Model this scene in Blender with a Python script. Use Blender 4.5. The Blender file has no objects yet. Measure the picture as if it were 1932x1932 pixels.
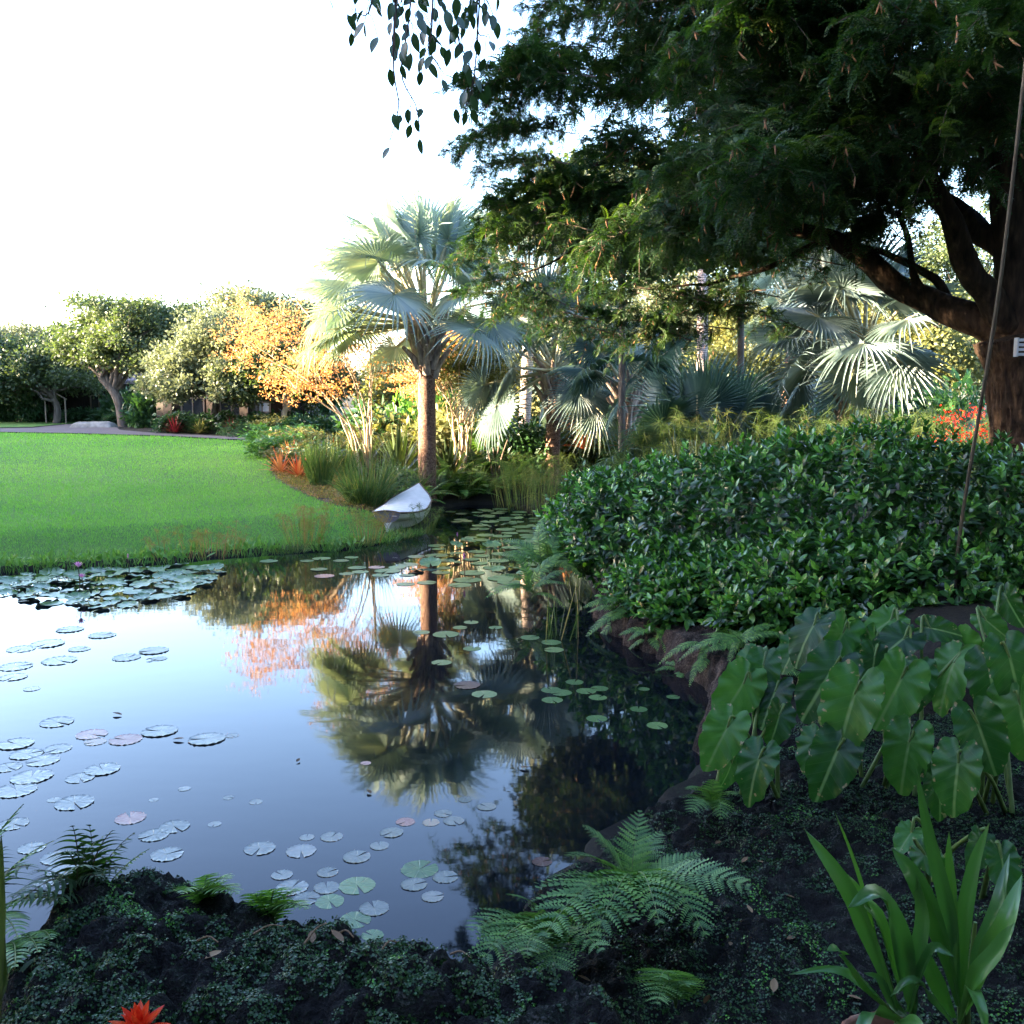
import bpy, math, random
import numpy as np
from mathutils import Vector, Matrix, geometry
R = math.radians
rng = np.random.default_rng(11)
random.seed(5)
SC = bpy.context.scene
COL = SC.collection

# ------------------------------------------------------------------ camera
FPX, CX, CY, PITCH, CAMZ = 1835.0, 966.0, 966.0, math.atan(221 / 1835.0), 3.2
cam_d = bpy.data.cameras.new("camera")
cam_d.lens = 36 * FPX / 1932.0
cam_d.sensor_width = 36
cam_d.clip_start = 0.05
cam_d.clip_end = 3000
cam = bpy.data.objects.new("camera", cam_d)
COL.objects.link(cam)
cam.location = (0, 0, CAMZ)
cam.rotation_euler = (math.pi / 2 - PITCH, 0, 0)
SC.camera = cam

# ------------------------------------------------------------------ light
SUN_EL, SUN_AZ = 10.0, 8.0       # elevation; degrees behind due left
sdir = Vector((-math.cos(R(SUN_AZ)) * math.cos(R(SUN_EL)), -math.sin(R(SUN_AZ)) * math.cos(R(SUN_EL)), math.sin(R(SUN_EL))))
world = bpy.data.worlds.new("World")
SC.world = world
world.use_nodes = True
wn = world.node_tree
bg = wn.nodes["Background"]
sky = wn.nodes.new("ShaderNodeTexSky")
sky.sky_type = 'NISHITA'
sky.sun_disc = False
sky.sun_elevation = R(SUN_EL)
sky.sun_rotation = math.atan2(sdir.x, sdir.y)
sky.air_density = 1.0
sky.dust_density = 2.6
sky.ozone_density = 2.4
# the evening sky: pale at the horizon, deeper and more violet overhead
tcw = wn.nodes.new("ShaderNodeTexCoord"); sxw = wn.nodes.new("ShaderNodeSeparateXYZ"); wn.links.new(tcw.outputs["Generated"], sxw.inputs[0])
crw = wn.nodes.new("ShaderNodeValToRGB"); ew = crw.color_ramp.elements; ew[0].position = .0; ew[0].color = (1.0, .97, 1.0, 1); ew[1].position = .50; ew[1].color = (.47, .44, .49, 1)
wn.links.new(sxw.outputs[2], crw.inputs[0]); mxw = wn.nodes.new("ShaderNodeMix"); mxw.data_type = 'RGBA'; mxw.blend_type = 'MULTIPLY'; mxw.inputs[0].default_value = 1
wn.links.new(sky.outputs[0], mxw.inputs[6]); wn.links.new(crw.outputs[0], mxw.inputs[7]); wn.links.new(mxw.outputs[2], bg.inputs[0])
bg.inputs[1].default_value = 0.15
sl = bpy.data.lights.new("sun", 'SUN')
sl.energy = 3.3
sl.angle = R(0.6)
sl.color = (1.0, 0.80, 0.52)
so = bpy.data.objects.new("sun", sl)
COL.objects.link(so)
so.rotation_euler = (-sdir).to_track_quat('-Z', 'Y').to_euler()
SC.view_settings.view_transform = 'Standard'
SC.view_settings.look = 'None'
SC.view_settings.gamma = 1.0
SC.view_settings.exposure = 4.65
SC.cycles.max_bounces = 8
SC.cycles.transparent_max_bounces = 8
SC.cycles.use_denoising = True

# ------------------------------------------------------------------ helpers
cp, sp_ = math.cos(PITCH), math.sin(PITCH)
def ray(u, v):
    a = (u - CX) / FPX; b = -(v - CY) / FPX
    return np.array([a, cp + b * sp_, -sp_ + b * cp])
def PZ(u, v, z=0.0):
    r = ray(u, v); t = (z - CAMZ) / r[2]
    return np.array([r[0] * t, r[1] * t, z])
def PD(u, v, d):
    r = ray(u, v); t = d / r[1]
    return np.array([r[0] * t, d, CAMZ + r[2] * t])
def UV(P):
    P = np.atleast_2d(P); x = P[:, 0]; y = P[:, 1]; z = P[:, 2] - CAMZ
    f = y * cp - z * sp_; up = y * sp_ + z * cp
    return np.stack([CX + FPX * x / np.maximum(f, 1e-3), CY - FPX * up / np.maximum(f, 1e-3)], 1), f

def _h(ix, iy, iz, s):
    n = (ix * 374761393 + iy * 668265263 + iz * 2147483647 + s * 1274126177) & 0xffffffff
    n = ((n ^ (n >> 13)) * 1274126177) & 0xffffffff
    return ((n ^ (n >> 16)) & 0xffff) / 65535.0
def noise3(P, s=0):
    P = np.asarray(P, float)
    i = np.floor(P).astype(np.int64); f = P - i; f = f * f * (3 - 2 * f)
    x, y, z = i[..., 0], i[..., 1], i[..., 2]; o = 0
    for a in (0, 1):
        for b in (0, 1):
            for c in (0, 1):
                w = (f[..., 0] if a else 1 - f[..., 0]) * (f[..., 1] if b else 1 - f[..., 1]) * (f[..., 2] if c else 1 - f[..., 2])
                o = o + w * _h(x + a, y + b, z + c, s)
    return o
def fbm(P, oct=4, s=0, ridge=False, gain=0.5):
    P = np.asarray(P, float); a = 1.0; t = 0; o = 0
    for k in range(oct):
        n = noise3(P * (2.03 ** k) + 17.3 * k, s + k)
        if ridge: n = 1 - np.abs(2 * n - 1)
        o = o + a * n; t += a; a *= gain
    return o / t
def fb2(X, Y, sc, oct=4, s=0, ridge=False, gain=0.5):
    return fbm(np.stack([X * sc, Y * sc, np.zeros_like(X) + 0.37], -1), oct, s, ridge, gain)

class G:
    def __init__(s): s.V = []; s.L = []; s.C = []; s.M = []; s.Rn = []; s.Q = []; s.n = 0
    def add(s, V, F, mi=0, r=0.5, q=None):
        V = np.asarray(V, float).reshape(-1, 3); F = np.asarray(F, np.int64)
        if len(F) == 0: return
        s.V.append(V); s.L.append((F + s.n).ravel()); s.C.append(np.full(len(F), F.shape[1])); s.M.append(np.full(len(F), mi))
        s.Rn.append(np.broadcast_to(np.asarray(r, float), (len(V),)).copy() if np.ndim(r) == 0 else np.asarray(r, float).ravel())
        s.Q.append(np.zeros((len(V), 3)) if q is None else np.asarray(q, float).reshape(-1, 3))
        s.n += len(V)
    def scat(s, T, Rm, P, mi=0, r=None, sc=None, q=None):
        tV, tF = T[0], T[1]
        n, m = len(P), len(tV)
        if n == 0: return
        V = np.einsum('nij,mj->nmi', Rm, tV)
        if sc is not None: V = V * np.asarray(sc).reshape(-1, 1, 1)
        V = V + np.asarray(P)[:, None, :]
        if r is None: r = rng.random(n)
        qq = np.broadcast_to((tV if q is None else q)[None], V.shape)
        for F in (tF if isinstance(tF, list) else [tF]):
            pass
        F = (np.asarray(tF)[None] + (np.arange(n) * m)[:, None, None]).reshape(-1, np.asarray(tF).shape[1])
        s.add(V.reshape(-1, 3), F, mi, np.repeat(r, m), qq.reshape(-1, 3))
    def mesh(s, name, mats, smooth=True):
        V = np.concatenate(s.V); L = np.concatenate(s.L); C = np.concatenate(s.C)
        me = bpy.data.meshes.new(name)
        me.vertices.add(len(V)); me.vertices.foreach_set("co", V.astype(np.float32).ravel())
        me.loops.add(len(L)); me.loops.foreach_set("vertex_index", L.astype(np.int32))
        me.polygons.add(len(C)); st = np.concatenate([[0], np.cumsum(C)[:-1]])
        me.polygons.foreach_set("loop_start", st.astype(np.int32))
        for m in mats: me.materials.append(m)
        me.polygons.foreach_set("material_index", np.concatenate(s.M).astype(np.int32))
        me.polygons.foreach_set("use_smooth", np.full(len(C), smooth))
        a = me.attributes.new("rnd", 'FLOAT', 'POINT'); a.data.foreach_set("value", np.concatenate(s.Rn).astype(np.float32))
        a = me.attributes.new("lc", 'FLOAT_VECTOR', 'POINT'); a.data.foreach_set("vector", np.concatenate(s.Q).astype(np.float32).ravel())
        me.update(calc_edges=True)
        return me
    def obj(s, name, mats, parent=None, smooth=True, **kw):
        if not isinstance(mats, (list, tuple)): mats = [mats]
        return put(name, s.mesh(name, mats, smooth), parent, **kw)

def put(name, me, parent=None, label=None, cat=None, group=None, kind=None, loc=None, rot=None, scale=None):
    o = bpy.data.objects.new(name, me); COL.objects.link(o)
    if parent is not None: o.parent = parent
    if label: o['label'] = label
    if cat: o['category'] = cat
    if group: o['group'] = group
    if kind: o['kind'] = kind
    if loc is not None: o.location = [float(c) for c in loc]
    if rot is not None: o.rotation_euler = rot
    if scale is not None: o.scale = (scale,) * 3 if np.ndim(scale) == 0 else scale
    return o
def thing(name, label, cat, loc=(0, 0, 0), group=None, rotz=0, scale=1):
    return put(name, None, None, label, cat, group, None, loc, (0, 0, rotz), scale)
def dup(o, label, loc, rotz=0, scale=1, group=None):
    r = o.copy(); COL.objects.link(r); r.location = [float(c) for c in loc]; r.rotation_euler = (0, 0, rotz)
    r.scale = (scale,) * 3 if np.ndim(scale) == 0 else scale
    r['label'] = label
    if group: r['group'] = group
    for ch in list(o.children):
        c = ch.copy(); COL.objects.link(c); c.parent = r
        for g in list(ch.children):
            d = g.copy(); COL.objects.link(d); d.parent = c
    return r

def nrm(v):
    v = np.asarray(v, float); return v / np.maximum(np.linalg.norm(v, axis=-1, keepdims=True), 1e-9)
def frames(fwd, up):
    """rotation matrices whose columns are side, forward (leaf length, +Y) and normal (+Z)"""
    f = nrm(fwd); x = nrm(np.cross(f, up)); z = np.cross(x, f)
    return np.stack([x, f, z], -1)
def rdir(n, up=0.0):
    d = rng.normal(size=(n, 3)); d = nrm(d); d[:, 2] += up; return nrm(d)
def tube(g, pts, rad, n=8, mi=0, r=0.5, cap=True, wob=None):
    pts = np.asarray(pts, float); k = len(pts); rad = np.broadcast_to(np.asarray(rad, float), (k,))
    t = nrm(np.gradient(pts, axis=0)); ref = np.array([0.31, 0.95, 0.05]) if abs(t[:, 1]).mean() < 0.8 else np.array([1., 0, 0.1])
    a = nrm(np.cross(t, ref)); b = np.cross(t, a)
    th = np.linspace(0, 2 * np.pi, n, endpoint=False)
    rr = rad[:, None] * np.ones((k, n))
    if wob is not None: rr = rr * wob(np.arange(k)[:, None] * np.ones((k, n)), th[None] * np.ones((k, n)), pts)
    V = pts[:, None] + rr[..., None] * (np.cos(th)[None, :, None] * a[:, None] + np.sin(th)[None, :, None] * b[:, None])
    q = np.stack([np.broadcast_to(th / 6.2832, (k, n)), np.broadcast_to(np.linspace(0, 1, k)[:, None], (k, n)), np.zeros((k, n))], -1)
    i = np.arange(k - 1)[:, None] * n + np.arange(n)[None]; j = np.arange(k - 1)[:, None] * n + (np.arange(n)[None] + 1) % n
    F = np.stack([i, j, j + n, i + n], -1).reshape(-1, 4)
    g.add(V.reshape(-1, 3), F, mi, r, q.reshape(-1, 3))
    if cap:
        g.add(np.concatenate([V[-1], pts[-1:] + t[-1] * rad[-1] * 0.3]), [[m, (m + 1) % n, n] for m in range(n)], mi, r)
def spl(P, n=16):
    """smooth curve through control points"""
    P = np.asarray(P, float); k = len(P)
    if k == 2: return P[0] + (P[1] - P[0]) * np.linspace(0, 1, n)[:, None]
    Q = np.concatenate([[2 * P[0] - P[1]], P, [2 * P[-1] - P[-2]]]); out = []
    for s in np.linspace(0, k - 1 - 1e-6, n):
        i = int(s); f = s - i; a, b, c, d = Q[i:i + 4]
        out.append(0.5 * (2 * b + (c - a) * f + (2 * a - 5 * b + 4 * c - d) * f * f + (3 * b - a - 3 * c + d) * f ** 3))
    return np.array(out)
def lerp(a, b, n): return np.linspace(a, b, n)
def box(g, c, s, mi=0, r=0.5, rot=None):
    c = np.asarray(c, float); s = np.asarray(s, float) / 2
    V = np.array([[x, y, z] for x in (-1, 1) for y in (-1, 1) for z in (-1, 1)]) * s
    if rot is not None: V = V @ np.asarray(rot).T
    g.add(V + c, [[0, 1, 3, 2], [4, 6, 7, 5], [0, 4, 5, 1], [2, 3, 7, 6], [0, 2, 6, 4], [1, 5, 7, 3]], mi, r)
def rz(a): c, s = math.cos(a), math.sin(a); return np.array([[c, -s, 0], [s, c, 0], [0, 0, 1.]])

# ------------------------------------------------------------------ materials
def mat(name):
    m = bpy.data.materials.new(name); m.use_nodes = True; nt = m.node_tree
    return m, nt, nt.nodes["Principled BSDF"], nt.nodes["Material Output"]
def node(nt, t, **kw):
    n = nt.nodes.new(t)
    for k, v in kw.items():
        if hasattr(n, k): setattr(n, k, v)
        else: n.inputs[k].default_value = v
    return n
def ramp(nt, src, stops):
    n = nt.nodes.new("ShaderNodeValToRGB"); e = n.color_ramp.elements
    while len(e) < len(stops): e.new(0.5)
    for i, (p, c) in enumerate(stops): e[i].position = p; e[i].color = (*c, 1)
    nt.links.new(src, n.inputs[0]); return n.outputs[0]
def setspec(b, v): b.inputs["Specular IOR Level"].default_value = v
def leafmat(name, stops, rough=0.45, tr=0.35, spec=0.5, tcol=None, noise=0.0, nscale=1.5, back=None):
    """foliage: colour varies leaf by leaf (rnd); thin leaves let light through"""
    m, nt, b, out = mat(name)
    at = node(nt, "ShaderNodeAttribute", attribute_name="rnd")
    src = at.outputs["Fac"]
    if noise:
        geo = node(nt, "ShaderNodeNewGeometry"); nz = node(nt, "ShaderNodeTexNoise"); nz.inputs["Scale"].default_value = nscale
        nt.links.new(geo.outputs["Position"], nz.inputs["Vector"])
        mx = node(nt, "ShaderNodeMix"); mx.inputs[0].default_value = noise
        nt.links.new(src, mx.inputs[2]); nt.links.new(nz.outputs[0], mx.inputs[3]); src = mx.outputs[0]
    c = ramp(nt, src, stops)
    nt.links.new(c, b.inputs["Base Color"])
    b.inputs["Roughness"].default_value = rough; setspec(b, spec)
    if tr > 0:
        t = node(nt, "ShaderNodeBsdfTranslucent"); ms = node(nt, "ShaderNodeMixShader"); ms.inputs[0].default_value = tr
        mc = node(nt, "ShaderNodeMix"); mc.data_type = 'RGBA'; mc.blend_type = 'MULTIPLY'; mc.inputs[0].default_value = 1
        nt.links.new(c, mc.inputs[6]); mc.inputs[7].default_value = (*(tcol or (1.5, 1.6, 0.6)), 1)
        nt.links.new(mc.outputs[2], t.inputs[0]); nt.links.new(b.outputs[0], ms.inputs[1]); nt.links.new(t.outputs[0], ms.inputs[2])
        nt.links.new(ms.outputs[0], out.inputs[0])
    return m
def noisemat(name, stops, scale=8, rough=0.85, bump=0.3, stretch=(1, 1, 1), detail=6, spec=0.3, bdist=0.02, coord="Object"):
    m, nt, b, out = mat(name)
    tc = node(nt, "ShaderNodeTexCoord"); mp = node(nt, "ShaderNodeMapping"); mp.inputs["Scale"].default_value = stretch
    nt.links.new(tc.outputs[coord], mp.inputs[0])
    nz = node(nt, "ShaderNodeTexNoise"); nz.inputs["Scale"].default_value = scale; nz.inputs["Detail"].default_value = detail
    nt.links.new(mp.outputs[0], nz.inputs["Vector"])
    nt.links.new(ramp(nt, nz.outputs[0], stops), b.inputs["Base Color"])
    b.inputs["Roughness"].default_value = rough; setspec(b, spec)
    if bump:
        bp = node(nt, "ShaderNodeBump"); bp.inputs["Strength"].default_value = bump; bp.inputs["Distance"].default_value = bdist
        nt.links.new(nz.outputs[0], bp.inputs["Height"]); nt.links.new(bp.outputs[0], b.inputs["Normal"])
    return m
def plain(name, c, rough=0.5, spec=0.5, **kw):
    return noisemat(name, [(0.3, tuple(x * 0.85 for x in c)), (0.7, c)], scale=12, rough=rough, spec=spec, bump=0.05, **kw)

M = {}
M['oak'] = leafmat('oak_leaves', [(0.0, (.036, .058, .028)), (0.5, (.060, .088, .040)), (1.0, (.12, .14, .065))], 0.5, 0.30, 0.45, noise=.35, nscale=.5)
M['oaklight'] = leafmat('pale_oak_leaves', [(0.0, (.08, .105, .06)), (0.5, (.13, .155, .085)), (1.0, (.21, .225, .13))], 0.5, 0.3, 0.4, (1.2, 1.2, .9), noise=.3)
M['tam'] = leafmat('tamarind_leaves', [(0.0, (.012, .036, .016)), (0.5, (.022, .058, .020)), (1.0, (.055, .095, .022))], 0.5, 0.35, 0.4, (2.0, 2.0, 0.5))
M['lime'] = leafmat('lime_leaves', [(0.0, (.07, .09, .035)), (0.5, (.13, .15, .05)), (1.0, (.25, .23, .085))], 0.5, 0.4, 0.4, (1.3, 1.2, .7))
M['orange'] = leafmat('autumn_leaves', [(0.0, (.38, .12, .05)), (0.4, (.54, .25, .09)), (0.75, (.60, .38, .15)), (1.0, (.36, .34, .12))], 0.6, 0.4, 0.3, (1.2, 1.1, .8), noise=.3)
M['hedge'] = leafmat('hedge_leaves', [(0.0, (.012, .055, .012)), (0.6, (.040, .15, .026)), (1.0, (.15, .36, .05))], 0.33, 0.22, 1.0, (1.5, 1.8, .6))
M['bigleaf'] = leafmat('glossy_hanging_leaves', [(0.0, (.03, .07, .03)), (1.0, (.05, .10, .035))], 0.25, 0.15, 0.6)
M['fern'] = leafmat('fern_green', [(0.0, (.055, .14, .04)), (0.5, (.09, .21, .055)), (1.0, (.17, .32, .07))], 0.45, 0.3, 0.4)
M['fernpale'] = leafmat('fern_pale_green', [(0.0, (.06, .14, .05)), (0.5, (.11, .23, .08)), (1.0, (.19, .34, .11))], 0.5, 0.3, 0.35)
M['ferndark'] = leafmat('fern_dark', [(0.0, (.02, .05, .02)), (0.7, (.035, .08, .025)), (1.0, (.06, .14, .03))], 0.5, 0.25, 0.35)
M['reed'] = leafmat('reed_blades', [(0.0, (.05, .10, .035)), (0.6, (.09, .16, .045)), (0.9, (.17, .22, .06)), (1.0, (.34, .26, .11))], 0.5, 0.3, 0.4)
M['papyrus'] = leafmat('papyrus_rays', [(0.0, (.05, .09, .03)), (0.6, (.085, .13, .035)), (1.0, (.18, .16, .06))], 0.6, 0.4, 0.3)
M['papred'] = leafmat('papyrus_reddish', [(0.0, (.12, .14, .04)), (0.5, (.22, .19, .06)), (1.0, (.34, .17, .11))], 0.6, 0.4, 0.3)
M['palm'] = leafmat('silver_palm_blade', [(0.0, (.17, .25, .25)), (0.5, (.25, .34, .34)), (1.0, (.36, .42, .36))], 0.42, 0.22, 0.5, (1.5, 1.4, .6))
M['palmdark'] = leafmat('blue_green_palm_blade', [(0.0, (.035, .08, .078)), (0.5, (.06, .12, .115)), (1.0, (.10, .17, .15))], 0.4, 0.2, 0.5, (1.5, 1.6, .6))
M['palmmid'] = leafmat('shaded_silver_palm_blade', [(0.0, (.09, .14, .15)), (0.5, (.14, .20, .21)), (1.0, (.21, .26, .24))], 0.42, 0.15, 0.5, (1.4, 1.4, .7))  # darker copy of the silver blade, shade put into its colour
M['greenpalm'] = leafmat('green_palm_blade', [(0.0, (.04, .10, .03)), (1.0, (.10, .18, .05))], 0.4, 0.25, 0.5)
M['brom'] = leafmat('bromeliad_orange', [(0.0, (.42, .09, .035)), (0.5, (.58, .18, .06)), (1.0, (.55, .32, .12))], 0.4, 0.35, 0.4, (1.3, 1.0, .8))
M['bromred'] = leafmat('bromeliad_dark_red', [(0.0, (.12, .012, .018)), (0.6, (.30, .03, .04)), (1.0, (.10, .09, .04))], 0.4, 0.25, 0.4, (1.4, 1, 1))
M['strap'] = leafmat('strap_leaf_dark', [(0.0, (.03, .05, .02)), (0.7, (.055, .085, .03)), (1.0, (.12, .15, .05))], 0.35, 0.25, 0.5)
M['understory'] = leafmat('understory_leaves', [(0.0, (.020, .055, .024)), (0.7, (.035, .09, .032)), (1.0, (.07, .15, .05))], 0.4, 0.25, 0.5)
M['ginger'] = leafmat('cane_plant_leaves', [(0.0, (.035, .11, .030)), (0.6, (.06, .17, .04)), (1.0, (.12, .28, .05))], 0.3, 0.25, 0.6, (1.4, 1.7, .5))
M['moss'] = leafmat('tiny_creeper_leaves', [(0.0, (.012, .040, .010)), (0.6, (.026, .080, .020)), (0.9, (.045, .14, .03)), (1.0, (.09, .30, .03))], 0.4, 0.15, 0.45)
M['blade'] = leafmat('grass_blades', [(0.0, (.09, .27, .036)), (0.45, (.15, .38, .056)), (0.8, (.23, .44, .075)), (1.0, (.36, .46, .11))], 0.5, 0.40, 0.3, (1.3, 1.5, .5), noise=.45, nscale=.35)
M['dry'] = leafmat('dry_leaf', [(0.0, (.10, .055, .03)), (1.0, (.30, .19, .10))], 0.7, 0.1, 0.3, (1.2, 1, 1))
M['pod'] = leafmat('seed_pod', [(0.0, (.16, .07, .03)), (1.0, (.34, .17, .08))], 0.6, 0.1, 0.3, (1.2, 1, 1))
M['redflower'] = leafmat('red_petals', [(0.0, (.62, .015, .010)), (1.0, (.80, .06, .02))], 0.35, 0.3, 0.4, (1.2, .8, .8))
M['flame'] = leafmat('flame_red_bract', [(0.0, (.70, .035, .012)), (1.0, (.85, .12, .03))], 0.35, 0.25, 0.4, (1.2, .8, .8))
M['pink'] = leafmat('lily_petals', [(0.0, (.72, .30, .58)), (1.0, (.80, .48, .72))], 0.4, 0.35, 0.3, (1.1, 1, 1.1))
M['bark'] = noisemat('oak_bark', [(0.3, (.05, .04, .032)), (0.6, (.12, .10, .085)), (0.8, (.20, .18, .15))], 9, .9, .6, (1, 1, .25))
M['tambark'] = noisemat('rough_bark', [(0.3, (.014, .008, .006)), (0.55, (.055, .032, .020)), (0.8, (.13, .08, .05))], 14, .9, .9, (1, 1, .22), bdist=.04)
M['palebark'] = noisemat('smooth_pale_bark', [(0.3, (.32, .23, .15)), (0.7, (.50, .40, .29))], 7, .75, .2, (1, 1, .3))
M['twig'] = noisemat('twig_bark', [(0.3, (.05, .035, .028)), (0.7, (.13, .095, .075))], 20, .85, .2)
def palm_trunk_mat(name, a, b_, c, ringscale=9):
    m, nt, b, out = mat(name)
    tc = node(nt, "ShaderNodeTexCoord")
    nz = node(nt, "ShaderNodeTexNoise"); nz.inputs["Scale"].default_value = 22; nz.inputs["Detail"].default_value = 5
    nt.links.new(tc.outputs["Object"], nz.inputs["Vector"])
    wv = node(nt, "ShaderNodeTexWave"); wv.bands_direction = 'Z'; wv.inputs["Scale"].default_value = ringscale; wv.inputs["Distortion"].default_value = 2.5; wv.inputs["Detail"].default_value = 3
    nt.links.new(tc.outputs["Object"], wv.inputs["Vector"])
    mx = node(nt, "ShaderNodeMix"); mx.inputs[0].default_value = .25; nt.links.new(nz.outputs[0], mx.inputs[2]); nt.links.new(wv.outputs[1], mx.inputs[3])
    nt.links.new(ramp(nt, mx.outputs[0], [(0.36, a), (0.5, b_), (0.64, c)]), b.inputs["Base Color"])
    bp = node(nt, "ShaderNodeBump"); bp.inputs["Strength"].default_value = .8; bp.inputs["Distance"].default_value = .03
    nt.links.new(mx.outputs[0], bp.inputs["Height"]); nt.links.new(bp.outputs[0], b.inputs["Normal"]); b.inputs["Roughness"].default_value = .9
    return m
M['ptrunk'] = palm_trunk_mat('palm_trunk_fibre', (.05, .018, .012), (.13, .06, .04), (.34, .21, .15))
M['gtrunk'] = palm_trunk_mat('grey_palm_trunk', (.16, .12, .11), (.33, .25, .23), (.48, .40, .36), 5)
M['boot'] = noisemat('palm_leaf_bases', [(0.3, (.16, .115, .10)), (0.6, (.36, .27, .235)), (0.8, (.50, .42, .38))], 6, .7, .4, (3, 3, .6))
M['petiole'] = noisemat('palm_petiole', [(0.3, (.30, .30, .20)), (0.7, (.48, .44, .30))], 8, .5, .1)
M['stem'] = noisemat('green_stem', [(0.3, (.06, .11, .03)), (0.7, (.13, .20, .05))], 12, .45, .1)
M['darkstem'] = noisemat('brown_fern_stem', [(0.3, (.04, .03, .02)), (0.7, (.10, .08, .045))], 12, .6, .1)

def lilymat(name, a, b_, c, rough=0.32, vein=(.3, .36, .22), tr=0.1):
    m, nt, b, out = mat(name)
    at = node(nt, "ShaderNodeAttribute", attribute_name="lc")
    sx = node(nt, "ShaderNodeSeparateXYZ"); nt.links.new(at.outputs["Vector"], sx.inputs[0])
    an = node(nt, "ShaderNodeMath", operation='ARCTAN2'); nt.links.new(sx.outputs[0], an.inputs[0]); nt.links.new(sx.outputs[1], an.inputs[1])
    mu = node(nt, "ShaderNodeMath", operation='MULTIPLY'); nt.links.new(an.outputs[0], mu.inputs[0]); mu.inputs[1].default_value = 9.0
    co = node(nt, "ShaderNodeMath", operation='COSINE'); nt.links.new(mu.outputs[0], co.inputs[0])
    ge = node(nt, "ShaderNodeMapRange"); nt.links.new(co.outputs[0], ge.inputs[0]); ge.inputs[1].default_value = .90; ge.inputs[2].default_value = 1.0; ge.inputs[4].default_value = .55
    oi = node(nt, "ShaderNodeObjectInfo"); nz = node(nt, "ShaderNodeTexNoise"); nz.inputs["Scale"].default_value = 3.2; nz.inputs["Detail"].default_value = 5
    ad = node(nt, "ShaderNodeVectorMath", operation='ADD'); nt.links.new(at.outputs["Vector"], ad.inputs[0]); nt.links.new(oi.outputs["Random"], ad.inputs[1])
    mu2 = node(nt, "ShaderNodeVectorMath", operation='SCALE'); nt.links.new(ad.outputs[0], mu2.inputs[0]); mu2.inputs[3].default_value = 1.0
    nt.links.new(mu2.outputs[0], nz.inputs["Vector"])
    mm = node(nt, "ShaderNodeMix"); mm.inputs[0].default_value = .45; nt.links.new(nz.outputs[0], mm.inputs[2]); nt.links.new(oi.outputs["Random"], mm.inputs[3])
    cr = ramp(nt, mm.outputs[0], [(0.25, a), (0.5, b_), (0.8, c)])
    mc = node(nt, "ShaderNodeMix"); mc.data_type = 'RGBA'; nt.links.new(ge.outputs[0], mc.inputs[0]); nt.links.new(cr, mc.inputs[6]); mc.inputs[7].default_value = (*vein, 1)
    nt.links.new(mc.outputs[2], b.inputs["Base Color"]); b.inputs["Roughness"].default_value = rough
    bp = node(nt, "ShaderNodeBump"); bp.inputs["Strength"].default_value = .5; bp.inputs["Distance"].default_value = .01
    nt.links.new(ge.outputs[0], bp.inputs["Height"]); nt.links.new(bp.outputs[0], b.inputs["Normal"])
    return m
M['padgreen'] = lilymat('lily_pad_green', (.05, .12, .035), (.10, .20, .06), (.20, .27, .10))
M['padgrey'] = lilymat('lily_pad_silvery', (.10, .12, .10), (.17, .19, .16), (.26, .26, .23), .24, (.30, .31, .28))
M['padpink'] = lilymat('lily_pad_pinkish', (.34, .15, .12), (.46, .27, .22), (.36, .34, .24), .32, (.5, .36, .3))
M['paddark'] = lilymat('lily_pad_dark_red', (.06, .03, .03), (.12, .06, .05), (.10, .10, .06), .28, (.2, .14, .1))

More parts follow.
